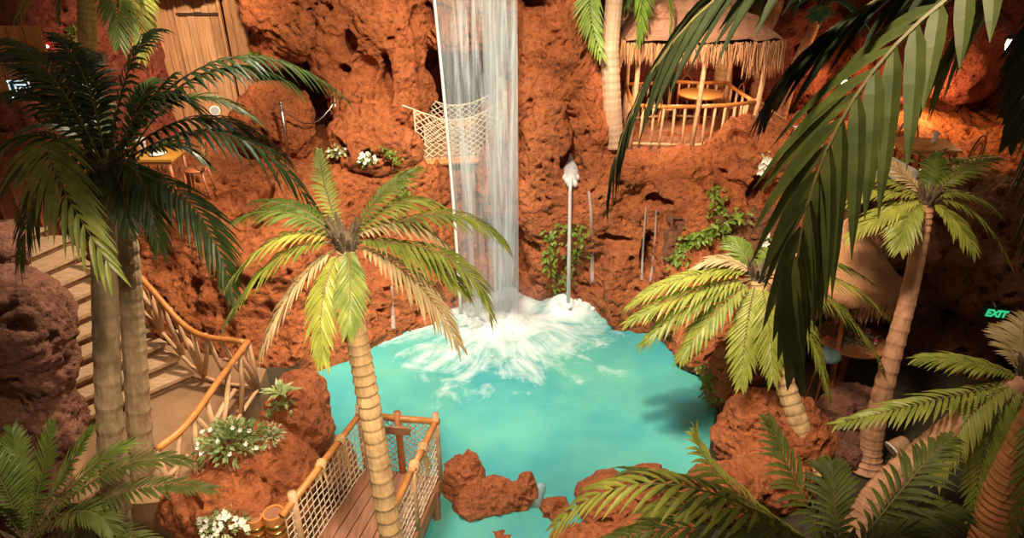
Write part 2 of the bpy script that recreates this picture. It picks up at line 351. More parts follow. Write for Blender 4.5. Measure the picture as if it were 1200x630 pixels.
# banks and loose rocks
rock('wall_bank_left', [(300, 560, 6.7, 62, 55, .6), (345, 500, 7.5, 32, 38, .45), (355, 470, 8.2, 26, 30, .4), (270, 600, 6.1, 60, 40, .5), (330, 590, 6.5, 34, 60, .4), (235, 590, 6.2, 40, 30, .4), (300, 640, 6.0, 60, 50, .6), (360, 530, 7.7, 24, 26, .4)], ROCK, .03, .8, .9, 81, kind='structure')
rock('boulder', [(30, 385, 6.9, 52, 60, .55), (48, 430, 6.9, 42, 50, .5), (60, 490, 6.8, 48, 60, .5), (20, 520, 6.7, 60, 80, .6), (30, 600, 6.3, 80, 70, .6)], ROCK_BROWN, .04, .7, .7, 91,
     label='tall brown boulder rising beside the foot of the stairs', cat='boulder')
rock('boulder', [(0, 296, 7.6, 22, 26, .35), (-20, 320, 7.6, 40, 40, .4), (-30, 420, 7.4, 50, 110, .5)], ROCK_BROWN, .04, .5, .6, 95, label='small dark rock perched behind the tall brown boulder', cat='boulder')
rock('pool_rock', [(545, 560, 7.45, 21, 33, .28), (585, 583, 7.15, 42, 22, .25), (560, 590, 7.05, 24, 18, .2), (615, 575, 7.2, 14, 18, .2)], ROCK, .022, .6, .7, 101, label='knobbly red rock in the water right of the netted platform', cat='rock', group='rocks in the front of the pool')
rock('pool_rock', [(655, 598, 6.95, 20, 17, .2)], ROCK, .025, .3, .5, 105, label='small wet rock lowest in the row across the water', cat='rock', group='rocks in the front of the pool')
rock('pool_rock', [(715, 582, 7.0, 36, 24, .28), (760, 575, 6.95, 28, 24, .28), (735, 605, 6.7, 50, 22, .25)], ROCK, .022, .6, .7, 107, label='twin humped red rock at the pool edge behind pale frond tips', cat='rock', group='rocks in the front of the pool')
rock('pool_rock', [(700, 630, 6.35, 60, 20, .3), (770, 620, 6.3, 50, 24, .3)], ROCK, .022, .6, .7, 109, label='low red rock mostly under the bottom fronds', cat='rock', group='rocks in the front of the pool')
rock('pool_rock', [(585, 638, 6.5, 30, 12, .2)], ROCK, .025, .3, .4, 111, label='sliver of red rock showing at the bottom edge of the water', cat='rock', group='rocks in the front of the pool')
rock('wall_bank_right', [(885, 500, 7.9, 50, 46, .5), (925, 520, 7.6, 40, 60, .5), (900, 560, 7.2, 50, 40, .5), (850, 440, 9.2, 20, 40, .35), (870, 430, 9.4, 26, 60, .35), (840, 575, 6.9, 60, 30, .4), (830, 400, 10.5, 40, 40, .5)], ROCK, .03, .8, .9, 121, kind='structure')
rock('boulder', [(978, 495, 8.3, 24, 34, .35), (1005, 470, 8.7, 32, 16, .35), (985, 530, 7.9, 22, 26, .3)], ROCK_BROWN, .035, .45, .6, 131, label='pinkish brown boulder at the foot of the leaning orange post', cat='boulder')
def under(mb): mb.prism([P(350, 512, Z=.12), P(408, 512, Z=.12), P(424, 545, Z=.10), P(420, 600, Z=.1), P(400, 680, Z=.1), P(300, 680, Z=.1)], 1.0)
rock('ground_under_platform', [(372, 545, 7.5, 30, 20, .3), (395, 560, 7.3, 24, 18, .25)], ROCK_UMBER, .04, .5, .6, 141, extra=under, kind='structure')
print('rocks done', len(ROCKS))

# ------------------------------------------------------------------ water
def water_mat():
    m, nt, N, L, b = mat('pool_water'); v = coords(nt)
    c = P(588, 372, Z=0)
    sub = nd(nt, 'ShaderNodeVectorMath', operation='SUBTRACT'); L.new(v, sub.inputs[0]); sub.inputs[1].default_value = (c.x, c.y, 0)
    ln = nd(nt, 'ShaderNodeVectorMath', operation='LENGTH'); L.new(sub.outputs[0], ln.inputs[0]); r = ln.outputs['Value']
    nr = nd(nt, 'ShaderNodeVectorMath', operation='NORMALIZE'); L.new(sub.outputs[0], nr.inputs[0])
    sc = nd(nt, 'ShaderNodeVectorMath', operation='SCALE'); L.new(nr.outputs[0], sc.inputs[0]); sc.inputs['Scale'].default_value = 2.3
    cb = nd(nt, 'ShaderNodeCombineXYZ'); L.new(math_(nt, 'MULTIPLY', r, .55), cb.inputs[2])
    ad = nd(nt, 'ShaderNodeVectorMath', operation='ADD'); L.new(sc.outputs[0], ad.inputs[0]); L.new(cb.outputs[0], ad.inputs[1])
    streak = noise(nt, ad.outputs[0], 1.9, 8, .66, 1.0)
    blot = noise(nt, v, 1.0, 8, .66, 1.4)
    fall = math_(nt, 'MULTIPLY', r, -1 / 4.6)
    s = math_(nt, 'ADD', math_(nt, 'MULTIPLY', streak, .95), math_(nt, 'MULTIPLY', blot, .95))
    s = math_(nt, 'ADD', math_(nt, 'ADD', s, fall), -.28)
    core = math_(nt, 'MULTIPLY', math_(nt, 'SUBTRACT', .95, r), .7, True)
    c2 = P(668, 362, Z=0); ds = nd(nt, 'ShaderNodeVectorMath', operation='DISTANCE'); L.new(v, ds.inputs[0]); ds.inputs[1].default_value = (c2.x, c2.y, 0)
    core = math_(nt, 'ADD', core, math_(nt, 'MULTIPLY', math_(nt, 'SUBTRACT', .62, ds.outputs['Value']), 2.2, True))
    f = math_(nt, 'ADD', math_(nt, 'MULTIPLY', s, 1.5), core, True)
    foam = ramp(nt, f, [(.25, (0, 0, 0)), (1.0, (1, 1, 1))])
    tint = ramp(nt, noise(nt, v, .55, 3), [(.35, (.055, .33, .35)), (.65, (.12, .45, .36))])
    col = mixc(nt, foam, tint, (.86, .92, .90)); L.new(col, b.inputs['Base Color'])
    b.inputs['Roughness'].default_value = .22; b.inputs['Specular IOR Level'].default_value = .35
    n2 = noise(nt, v, 5, 4, .6, .5); bump(nt, n2, .35, .05, b)
    return m
WATER = water_mat()
g = MB(); X0, X1, Y0, Y1, st = -4.4, 4.6, 3.0, 13.6, .09; nx, ny = int((X1 - X0) / st), int((Y1 - Y0) / st)
cw = P(588, 372, Z=0); pts = np.array([(X0 + (X1 - X0) * i / nx, Y0 + (Y1 - Y0) * j / ny, 0) for j in range(ny + 1) for i in range(nx + 1)])
dd = np.hypot(pts[:, 0] - cw.x, pts[:, 1] - cw.y); q = pts.copy(); q[:, 2] = dd
pts[:, 2] = (.11 * np.exp(-(dd / 1.1) ** 2) * (1 + 1.2 * vnoise(q * 2.6, 3)) + .03 * np.exp(-(dd / 3) ** 2) * vnoise(q * 3.5, 4) + .008 * vnoise(pts * 3, 5))
cs = P(668, 362, Z=0); d2 = np.hypot((pts[:, 0] - cs.x) / 1.2, pts[:, 1] - cs.y); pts[:, 2] += .20 * np.exp(-((d2 - .30) / .13) ** 2) + .05 * np.exp(-(d2 / .2) ** 2)
g.add([tuple(p) for p in pts], [(j * (nx + 1) + i, j * (nx + 1) + i + 1, (j + 1) * (nx + 1) + i + 1, (j + 1) * (nx + 1) + i) for j in range(ny) for i in range(nx)])
tag(g.build('pool_water', WATER, smooth=True), kind='structure')

def fall_mat(name, base, gain, sx, col=(.82, .90, .92), seedz=0.):
    m, nt, N, L, b = mat(name); v = coords(nt, (sx, sx, .16)); n = noise(nt, v, 1.0, 5, .6)
    a = math_(nt, 'ADD', math_(nt, 'MULTIPLY', math_(nt, 'SUBTRACT', n, .5), gain), base, True)
    b.inputs['Base Color'].default_value = (*col, 1); b.inputs['Roughness'].default_value = .35
    t = nd(nt, 'ShaderNodeBsdfTranslucent'); t.inputs[0].default_value = (*col, 1); m1 = nd(nt, 'ShaderNodeMixShader'); m1.inputs[0].default_value = .4
    L.new(b.outputs[0], m1.inputs[1]); L.new(t.outputs[0], m1.inputs[2])
    tr = nd(nt, 'ShaderNodeBsdfTransparent'); m2 = nd(nt, 'ShaderNodeMixShader'); L.new(a, m2.inputs[0]); L.new(tr.outputs[0], m2.inputs[1]); L.new(m1.outputs[0], m2.inputs[2])
    L.new(m2.outputs[0], N['Material Output'].inputs[0]); return m
FALL_A = fall_mat('falling_water_veil', .26, 1.2, 5, (.62, .74, .78))
FALL_B = fall_mat('falling_water_strands', .14, 2.2, 9, (.70, .82, .85))
FALL_J = fall_mat('falling_water_jet', .75, .8, 6, (.92, .95, .95))
FALL_T = fall_mat('falling_water_trickle', .34, 1.2, 9, (.9, .92, .9))
FOAMM = plain('white_foam', (.88, .92, .9), .5, var=.05, scale=8, bumpy=.5)
def sheet(tl, tr, bl, br, nu=24, nv=40, wob=.05, seed=0, belly=.12):
    mb = MB(); vs = []
    for j in range(nv + 1):
        for i in range(nu + 1):
            u, v_ = i / nu, j / nv; p = tl.lerp(tr, u).lerp(bl.lerp(br, u), v_)
            p = p + V((0, -belly * math.sin(math.pi * v_ * .5) + wob * math.sin(u * 17 + seed) + wob * .6 * math.sin(u * 41 + 2 * seed), 0)); vs.append(p)
    mb.add(vs, [(j * (nu + 1) + i, j * (nu + 1) + i + 1, (j + 1) * (nu + 1) + i + 1, (j + 1) * (nu + 1) + i) for j in range(nv) for i in range(nu)]); return mb
wf = empty('waterfall', P(580, 360, Y=12.2), 'tall translucent waterfall dropping into the turquoise pool', 'waterfall')
sheet(P(503, -60, Y=12.5), P(606, -60, Y=12.5), P(541, 368, Y=12.2), P(608, 366, Y=12.2), seed=1).build('veil', FALL_A, wf, True)
sheet(P(520, -60, Y=12.35), P(604, -60, Y=12.35), P(548, 370, Y=12.0), P(604, 372, Y=12.0), seed=4).build('strands', FALL_B, wf, True)
sheet(P(562, -60, Y=12.65), P(606, -60, Y=12.65), P(575, 360, Y=12.35), P(607, 360, Y=12.35), seed=7, wob=.03).build('strands', FALL_A, wf, True)
j = MB(); j.tube(smooth_path([P(502, -60, Y=12.4), P(509, 0, Y=12.36), P(522, 130, Y=12.25), P(533, 260, Y=12.15), P(540, 366, Y=12.1)], 20), [.022 + .012 * k / 20 for k in range(21)], 8); tag(j.build('edge_jet', FALL_J, wf, True), 'bright narrow jet along the edge')
def trickle(name, pts, r, label, m=FALL_T):
    t = MB(); q = smooth_path(pts, 14); t.tube(q, [r * (.7 + .6 * k / 14) for k in range(15)], 8)
    o = t.build(name, m, smooth=True); b = q[-1]; o.data.transform(Matrix.Translation(-b)); o.location = b; return tag(o, label, 'waterfall')
def on(px, py, off=.08): h = hit(px, py); return h[0] + (CAM - h[0]).normalized() * off
sp0 = on(669, 196, .12)
so = empty('water_spout', sp0, 'white gushing spout and thin fall right of the main waterfall', 'waterfall')
s = MB(); c0 = on(666, 150, .02)
a0, a1, a2 = on(669, 180, .05), on(669, 196, .14), on(669, 216, .17)
s.tube(smooth_path([a0, a1, a2], 12), [.03, .036, .045, .06, .085, .11, .135, .15, .158, .155, .14, .105, .05], 14)
for k in range(7): u = (k - 3) / 3; s.ball(a1.lerp(a2, .55 + .35 * (k % 3) / 2) + V((u * .12, -.05, 0)), .05, .05, .07, None, 10)
s.build('gush', FALL_J, so, True)
s = MB(); s.tube([on(669, 208, .25), on(668, 226, .24), P(667, 290, Y=12.05), P(666, 354, Y=12.0)], [.03, .03, .035, .045], 8); s.build('stream', FALL_J, so, True)
s = MB()
for k in range(26): a = R.uniform(0, 6.28); s.ball(cs + V((math.cos(a) * .42 * R.uniform(.7, 1.1), math.sin(a) * .26 * R.uniform(.7, 1.1) - .05, .08)), R.uniform(.06, .13), None, R.uniform(.05, .1), None, 8)
so_f = s.build('foam_ring', FOAMM, so, True)
trickle('trickle', [on(690, 224), on(693, 255), on(694, 300), on(694, 330)], .035, 'faint trickle down the red cliff right of the white spout')
tk = [on(757, 243, .06), P(755, 270, Y=on(757, 243).y - .02), P(753, 300, Y=on(757, 243).y - .04), on(752, 328, .05)]
trickle('trickle', tk, .02, 'thin water thread left of the dark slot in the cliff')
tk = [on(769, 245, .06), P(768, 270, Y=on(769, 245).y - .02), P(766, 300, Y=on(769, 245).y - .04), on(762, 330, .05)]
trickle('trickle', tk, .02, 'thin water thread right of the dark slot in the cliff')
trickle('trickle', [on(459, 335, .05), on(460, 360, .05), on(461, 385, .05)], .035, 'short trickle on the cliff behind the front palm')
sb = MB(); c = P(572, 376, Z=0)
for k in range(150):
    a, rr = R.uniform(0, 6.28), abs(R.gauss(0, .55)); s_ = R.uniform(.03, .10) * (1.3 - min(rr, 1)); sb.ball(c + V((math.cos(a) * rr * 1.1, math.sin(a) * rr * .8 - .1, .03 + max(0, .22 - .25 * rr) * R.random())), s_ * 1.3, s_ * 1.3, s_ * .7, None, 8)
SPRAY = fall_mat('spray_foam', .42, 1.2, 6, (.92, .96, .95))
tag(sb.build('splash_foam', SPRAY, smooth=True), 'churned white foam where the tall waterfall lands', 'foam', None, 'stuff')
cf = MB(); q = [P(636, 568, Z=.03), P(629, 578, Z=.03), P(623, 592, Z=.03)]; cf.tube(smooth_path(q, 8), [.05, .07, .09, .09, .10, .11, .12, .13, .15], 10); tag(cf.build('small_cascade', SPRAY, smooth=True), 'little white rush of water between two pool rocks', 'cascade')

mm_, nt, N, L, b_ = mat('splash_mist'); N.remove(b_)
gc = coords(nt, which='Generated'); sb_ = nd(nt, 'ShaderNodeVectorMath', operation='DISTANCE'); L.new(gc, sb_.inputs[0]); sb_.inputs[1].default_value = (.5, .5, .45)
vs_ = nd(nt, 'ShaderNodeVolumeScatter'); vs_.inputs['Color'].default_value = (.93, .97, .97, 1); vs_.inputs['Anisotropy'].default_value = .2
L.new(math_(nt, 'MULTIPLY', math_(nt, 'MULTIPLY', math_(nt, 'SUBTRACT', .5, sb_.outputs['Value'], True), noise(nt, gc, 4, 4)), 4.2), vs_.inputs['Density']); L.new(vs_.outputs[0], N['Material Output'].inputs['Volume'])
ms = MB(); mc = P(582, 362, Z=.25); ms.ball(mc, 1.35, .75, .85, None, 20); tag(ms.build('splash_mist', mm_), 'soft white mist hanging over the foot of the tall waterfall', 'mist', None, 'stuff')

# ------------------------------------------------------------------ palms
def frond_mesh(name, P0, P1, P2, L, W, n, m, parent, droop=.25, stem=.012, seed=0, lean=(62, 24), lift=.12, start=.1, tipk=.45, jit=.07):
    rr = random.Random(seed); mb = MB(); sk = MB()
    rp = [bez(P0, P1, P2, k / 16) for k in range(17)]; sk.tube(rp, [stem * (1 - .8 * k / 16) for k in range(17)], 5)
    hd = P2 - P0; hd.z = 0
    if hd.length < .05: hd = V((0, -1, 0))
    S = hd.normalized().cross(V((0, 0, 1))).normalized()
    for i in range(n):
        t = start + (1 - start) * i / (n - 1); pos = bez(P0, P1, P2, t); T = ((P1 - P0) * (1 - t) + (P2 - P1) * t).normalized()
        Sx = (S - T * S.dot(T)).normalized(); Nn = Sx.cross(T)
        if Nn.z < 0 and abs(T.z) < .9: Nn = -Nn
        sh = min(1, .35 + 2.2 * (t - start)) * (1 - (1 - tipk) * max(0, (t - .55) / .45) ** 1.3)
        a = rad(lean[0] + (lean[1] - lean[0]) * t)
        for sd in (-1, 1):
            aa = a + rr.uniform(-jit, jit); l = L * sh * rr.uniform(.86, 1.1)
            D = (T * math.cos(aa) + Sx * sd * math.sin(aa) + Nn * (lift + rr.uniform(-jit, jit))).normalized()
            Wd = (Nn.cross(D)).normalized(); Wd = (Wd + Nn * rr.uniform(-.25, .25)).normalized(); Nl = D.cross(Wd); vs = []
            for k, (s_, ww) in enumerate(((0, .35), (.22, .95), (.5, 1), (.78, .62), (1, .03))):
                p = pos + D * (l * s_) - V((0, 0, droop * l * s_ * s_)); hw = W * ww * .5 * (.75 + .25 * sh)
                vs += [p + Wd * hw + Nl * hw * .3, p, p - Wd * hw + Nl * hw * .3]
            fs = []
            for k in range(4): fs += [(3 * k, 3 * k + 1, 3 * k + 4, 3 * k + 3), (3 * k + 1, 3 * k + 2, 3 * k + 5, 3 * k + 4)]
            mb.add(vs, fs)
    o = mb.build(name, m, parent); sk.build('stalk', STALK, o); return o
STALK = plain('frond_stalk', (.16, .13, .04), .6, var=.2)
def trunk(parent, pts, r0, r1, m=BARK, rings=26, flare=0, name='trunk', bulge=.15):
    mb = MB(); q = smooth_path(pts, rings * 4); rs = []
    for k in range(rings * 4 + 1):
        t = k / (rings * 4); ph = (k % 4) / 4; r = r0 + (r1 - r0) * t; rs.append((r + flare * math.exp(-t * 9)) * (1.0 + bulge * (1 - ph) * (1 if k % 4 else .0) - .02) * (1 + .02 * math.sin(k * 1.7)))
    mb.tube(q, rs, 14); return mb.build(name, m, parent, False)
NS = [0]
def palm(label, tr, r0, r1, fronds, L, W, n, m, group=None, cat='palm tree', bark=BARK, flare=0, droop=.25, crown=.1, stem=.012, rings=26, lean=(62, 24), lift=.12, name='palm_tree', tipk=.45, bulge=.10):
    """tr: list of trunk points foot to head; fronds: (tip px, mid px, dY[, material[, L scale]]) placed round the head by where they reach"""
    head = tr[-1]; root = empty(name, tr[0], label, cat, group)
    trunk(root, tr, r0, r1, bark, rings, flare, bulge=bulge)
    if crown:
        c = MB(); c.ball(head, crown, crown, crown * 1.2, None, 12)
        for k in range(18):
            a = k * 2.4; h_ = (k % 5) * crown * .35 - crown * .5; d = V((math.cos(a), math.sin(a), .9)).normalized()
            c.tube([head + V((math.cos(a) * crown * .7, math.sin(a) * crown * .7, h_)), head + V((math.cos(a) * crown * 1.2, math.sin(a) * crown * 1.2, h_ + crown)), head + V((math.cos(a) * crown * 1.5, math.sin(a) * crown * 1.5, h_ + crown * 1.5))], [crown * .28, crown * .2, crown * .08], 6)
        c.build('crown_base', FIBRE, root)
    for f in fronds:
        tip, mid, dY = f[:3]; mm = f[3] if len(f) > 3 and f[3] else m; ls = f[4] if len(f) > 4 else 1; nn_ = f[5] if len(f) > 5 else n
        p2 = P(*tip, Y=head.y + dY); pm = P(*mid, Y=head.y + dY * .5); p1 = pm * 2 - (head + p2) * .5; NS[0] += 1
        frond_mesh('frond', head + (p1 - head).normalized() * crown * .6, p1, p2, L * ls, W * (ls ** .5), nn_, mm, root, droop, stem, NS[0], lean, lift, tipk=tipk)
    return root
# front palm
Yc = 5.2
palm('slender palm in front of the netted platform with pale tan ringed trunk', [P(478, 735, Y=4.95), P(460, 640, Y=5.0), P(437, 500, Y=5.05), P(417, 385, Y=5.15), P(405, 285, Y=Yc)], .125, .085,
    [((592, 286), (520, 252), .1), ((574, 367), (520, 300), -.25), ((535, 400), (480, 325), -.4, LEAF_LIT), ((545, 340), (478, 292), -.2), ((379, 420), (380, 345), -.5, None, .8), ((408, 386), (410, 325), -.55, None, .75),
     ((306, 414), (345, 338), -.3, LEAF_LIT), ((265, 378), (325, 305), -.2), ((270, 330), (330, 280), 0), ((275, 258), (335, 250), .25, LEAF_MD), ((300, 235), (350, 245), .45, LEAF_MD), ((374, 178), (383, 225), .5, None, .6),
     ((488, 197), (450, 225), .45, None, .8), ((515, 240), (465, 240), .35), ((520, 285), (465, 262), .1, LEAF_LIT)], .30, .036, 25, LEAF, droop=.45, crown=.10, rings=38, bulge=.14)
# dark palm left, two trunks
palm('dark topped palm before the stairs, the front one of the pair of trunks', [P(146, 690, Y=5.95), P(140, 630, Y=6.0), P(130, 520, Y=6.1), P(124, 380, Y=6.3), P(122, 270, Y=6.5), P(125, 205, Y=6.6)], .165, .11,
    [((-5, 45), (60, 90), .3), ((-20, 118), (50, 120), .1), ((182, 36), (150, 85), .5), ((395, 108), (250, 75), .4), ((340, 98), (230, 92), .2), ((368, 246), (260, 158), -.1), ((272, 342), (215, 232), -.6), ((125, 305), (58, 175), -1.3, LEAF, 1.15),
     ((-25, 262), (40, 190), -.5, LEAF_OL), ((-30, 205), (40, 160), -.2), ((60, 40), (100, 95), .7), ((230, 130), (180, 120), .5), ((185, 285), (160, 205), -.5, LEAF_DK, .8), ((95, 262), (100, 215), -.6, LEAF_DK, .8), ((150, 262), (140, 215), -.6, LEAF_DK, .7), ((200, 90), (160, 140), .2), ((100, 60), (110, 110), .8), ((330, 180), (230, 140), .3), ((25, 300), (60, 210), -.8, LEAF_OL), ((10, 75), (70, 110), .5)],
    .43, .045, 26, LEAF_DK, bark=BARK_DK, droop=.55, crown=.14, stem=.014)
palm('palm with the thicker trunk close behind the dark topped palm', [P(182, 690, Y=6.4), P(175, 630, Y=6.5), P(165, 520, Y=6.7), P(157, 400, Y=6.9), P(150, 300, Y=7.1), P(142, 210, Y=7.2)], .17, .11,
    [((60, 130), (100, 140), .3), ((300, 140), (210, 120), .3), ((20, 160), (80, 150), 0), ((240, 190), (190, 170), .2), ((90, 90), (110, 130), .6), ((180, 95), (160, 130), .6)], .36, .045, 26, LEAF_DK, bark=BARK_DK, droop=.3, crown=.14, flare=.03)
palm('palm with upright trunk against the red wall over the dark palm', [P(106, 118, Y=10.5), P(103, 60, Y=10.5), P(101, -30, Y=10.6)], .14, .12,
    [((165, 62), (150, -5), -.4, LEAF), ((140, 48), (128, -8), -.7), ((70, 18), (80, -25), -.3), ((175, 30), (150, -30), 0), ((20, 30), (60, -40), 0)], .42, .05, 22, LEAF_MD, bark=BARK, crown=.12)
# right-hand palms beside the pool
palm('pale trunked palm standing on the red bank right of the pool', [P(952, 555, Y=7.2), P(937, 500, Y=7.4), P(913, 430, Y=7.85), P(896, 375, Y=8.3), P(888, 325, Y=8.5)], .155, .115,
    [((738, 358), (805, 325), .1), ((738, 376), (805, 345), -.2), ((755, 402), (815, 355), -.4), ((800, 418), (840, 365), -.6), ((868, 448), (876, 378), -.8), ((815, 312), (850, 305), .4, LEAF_LIT), ((862, 280), (872, 298), .6, LEAF_MD), ((915, 290), (902, 302), .6, LEAF_MD),
     ((970, 462), (940, 375), -.8), ((1032, 425), (970, 352), -.6), ((1040, 372), (975, 328), -.2), ((1020, 330), (955, 305), .2), ((790, 335), (835, 315), .3), ((905, 440), (900, 375), -.9)], .38, .05, 26, LEAF, droop=.35, crown=.12)
palm('leaning palm with flared foot before the dark rock overhang', [P(1012, 548, Y=7.7), P(1022, 510, Y=7.8), P(1042, 430, Y=8.0), P(1064, 350, Y=8.3), P(1080, 275, Y=8.5), P(1086, 235, Y=8.6)], .15, .09,
    [((998, 276), (1045, 245), -.2), ((1055, 288), (1065, 255), -.6), ((1182, 306), (1140, 250), -.4), ((1170, 250), (1130, 228), 0), ((1168, 185), (1130, 200), .5), ((1000, 235), (1040, 225), .2), ((1035, 185), (1060, 205), .6, LEAF_LIT), ((1100, 180), (1094, 205), .8, LEAF_MD), ((1140, 290), (1115, 255), -.6), ((1000, 205), (1040, 212), .5)],
    .36, .05, 24, LEAF, bark=BARK_RED, flare=.14, droop=.35, crown=.11)
# gallery palms
palm('pale smooth palm at the left corner of the thatched hut', [P(720, 172, Y=13.0), P(717, 120, Y=13.0), P(715, 60, Y=13.1), P(719, 10, Y=13.2), P(724, -40, Y=13.3)], .19, .15,
    [((704, 62), (693, -5), -.6), ((748, 45), (748, -15), -.4), ((690, 20), (700, -30), .2), ((783, 48), (775, -20), -.3)], .42, .05, 24, LEAF_BR, crown=.12, bulge=.03, bark=plain('smooth_pale_bark', (.44, .30, .20), .7, var=.25, scale=4))
palm('ringed palm leaning behind the left end of the hut roof', [P(716, 95, Y=15.8), P(728, 45, Y=15.8), P(742, 0, Y=15.8), P(748, -30, Y=15.8)], .16, .13, [((770, 20), (765, -25), 0), ((735, 5), (738, -30), -.3)], .45, .05, 18, LEAF_BR, bark=BARK_RED, crown=.1)
palm('thick ringed palm seen through the hut', [P(845, 128, Y=15.9), P(849, 70, Y=15.9), P(853, 10, Y=15.9), P(856, -40, Y=15.9)], .2, .18, [((830, -10), (840, -50), 0), ((890, -10), (870, -55), 0)], .45, .05, 16, LEAF_MD, bark=BARK, crown=.1)
palm('ringed palm leaning over the right end of the hut', [P(885, 128, Y=16.2), P(893, 75, Y=16.2), P(905, 20, Y=16.2), P(918, -30, Y=16.2)], .2, .16, [((890, 10), (900, -35), -.3), ((950, 15), (935, -35), 0)], .5, .05, 18, LEAF_MD, bark=BARK_RED, crown=.1)
palm('thin orange trunked palm leaning against the dark red wall', [P(914, 140, Y=15.4), P(930, 85, Y=15.4), P(950, 40, Y=15.4), P(964, 8, Y=15.4)], .13, .1, [((1000, 14), (982, 2), -.4), ((958, 22), (962, 10), -.8), ((935, 8), (948, 0), 0), ((1015, 30), (985, 5), -.2), ((985, -10), (975, -5), .3)], .4, .05, 18, LEAF_TEAL, bark=BARK_RED, crown=.1)
# near palm, upper right
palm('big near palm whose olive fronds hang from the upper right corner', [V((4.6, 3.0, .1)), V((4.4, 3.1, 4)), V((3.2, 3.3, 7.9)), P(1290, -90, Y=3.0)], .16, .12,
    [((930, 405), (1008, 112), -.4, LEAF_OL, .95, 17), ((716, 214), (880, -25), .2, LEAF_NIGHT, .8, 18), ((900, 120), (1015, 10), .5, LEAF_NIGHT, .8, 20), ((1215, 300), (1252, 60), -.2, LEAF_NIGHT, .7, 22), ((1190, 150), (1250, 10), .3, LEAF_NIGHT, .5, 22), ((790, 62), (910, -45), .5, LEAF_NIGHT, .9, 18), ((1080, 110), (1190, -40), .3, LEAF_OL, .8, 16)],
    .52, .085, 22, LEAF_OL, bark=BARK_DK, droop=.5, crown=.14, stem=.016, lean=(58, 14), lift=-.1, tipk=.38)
# bottom right palms
palm('broad leafed palm low at the bottom right of the pool', [V((2.75, 3.6, .1)), V((2.75, 3.9, 1.2)), P(985, 665, Y=4.2)], .16, .13,
    [((815, 508), (862, 575), .5, LEAF), ((655, 612), (800, 570), 0, LEAF), ((742, 552), (860, 590), .3), ((903, 496), (935, 570), .7), ((975, 545), (978, 590), .5), ((1112, 515), (1060, 570), .5), ((1130, 600), (1060, 610), .1), ((700, 640), (840, 620), -.2), ((760, 600), (870, 600), .1, LEAF), ((860, 660), (920, 630), -.4), ((1100, 660), (1050, 630), -.3)],
    .44, .050, 19, LEAF_OL, bark=BARK_DK, droop=.5, crown=.15, lean=(56, 22))
palm('palm with pale leaning trunk and streaky fronds at the right edge', [P(1000, 625, Y=5.6), P(1030, 575, Y=5.8), P(1090, 520, Y=6.0), P(1150, 475, Y=6.2), P(1205, 445, Y=6.3)], .15, .11,
    [((985, 496), (1090, 470), -.3), ((1078, 420), (1140, 425), .3), ((1140, 600), (1165, 500), -.6), ((1172, 385), (1188, 410), .5, LEAF_LIT), ((1100, 560), (1140, 485), -.5), ((1190, 610), (1195, 510), -.7), ((1250, 400), (1225, 410), .3), ((1260, 520), (1230, 460), -.3), ((1200, 370), (1200, 400), .6, LEAF_LIT)], .34, .045, 28, LEAF, bark=BARK_RED, droop=.35, crown=.12)
palm('stout orange brown trunk rising at the bottom right corner', [P(1150, 690, Y=4.9), P(1168, 610, Y=5.0), P(1192, 540, Y=5.05), P(1245, 430, Y=5.1)], .23, .13, [((1190, 620), (1225, 500), -.4), ((1215, 360), (1235, 400), .3)], .34, .045, 22, LEAF_MD, bark=plain('orange_bark', (.50, .20, .07), .6, var=.35, scale=4), crown=.12)
# bottom left fern palm
palm('feathery green palm low in the bottom left corner', [V((-4.35, 4.6, .2)), V((-4.35, 4.65, .9)), P(30, 640, Y=5.2)], .14, .12,
    [((108, 502), (75, 555), .5), ((220, 541), (125, 555), .3, LEAF_OL), ((245, 572), (135, 580), 0, LEAF_OL), ((130, 622), (90, 600), -.3, LEAF_OL), ((15, 505), (22, 560), .6), ((-30, 520), (0, 560), .4), ((-20, 600), (5, 600), -.2), ((60, 500), (48, 560), .6), ((190, 640), (110, 625), -.4, LEAF_OL), ((150, 520), (95, 560), .5)], .32, .034, 34, LEAF_MD, droop=.25, crown=.12)

# ------------------------------------------------------------------ stairs and landing rails
def lerp2(a, b, t): return a[0] + (b[0] - a[0]) * t, a[1] + (b[1] - a[1]) * t
stairs = empty('staircase', P(180, 470, Z=1.0), 'broad pale wooden staircase climbing up to the left', 'stairs')
NST = 11; edges = []
for i in range(NST + 1):               # right-hand nosing corner of each step, from the landing up
    t = i / NST; z = 1.0 + .175 * (i + 1); x, y = 240 - 15.7 * (i + 1), 446 - 17.6 * (i + 1) + 6
    Rr = P(x, y, Z=z); Ll = P(x - 190, y + 80, Z=z); edges.append((Ll, Rr, z))
for i in range(NST):
    Ll, Rr, z = edges[i]; L2, R2, z2 = edges[i + 1]
    back = (V((L2.x, L2.y, z)), V((R2.x, R2.y, z))); n_ = ((back[1] - Rr) + (back[0] - Ll)).normalized() * .06
    b = MB(); b.prism([Ll - n_, Rr - n_, back[1] + n_, back[0] + n_], .055); b.build('tread', WOOD_STEP, stairs)
    b = MB(); b.prism([V((p.x, p.y, z - .075)) for p in (Ll + n_ * .6, Rr + n_ * .6, back[1] + n_, back[0] + n_)], .13); b.build('riser', WOOD_RISER, stairs)
Lt, Rt, zt = edges[-1]
g = MB(); g.prism([Lt, Rt, Rt + V((.5, 1.4, 0)), Lt + V((-.5, 1.6, 0))], .2); tag(g.build('floor_stair_head', TERRAIN), kind='structure')
g = MB(); a_, b_ = P(-60, 300, Y=10.0), P(92, 262, Y=10.4); g.prism([V((a_.x, a_.y, 3.75)), V((b_.x, b_.y, 3.75)), V((b_.x, b_.y + .15, 3.75)), V((a_.x, a_.y + .15, 3.75))], 1.0)
for k in range(9): p = a_.lerp(b_, k / 8); g.box((p.x, p.y - .02, 3.25), (.02, .05, 1.0))
tag(g.build('wall_stair_head', BRICK), kind='structure')
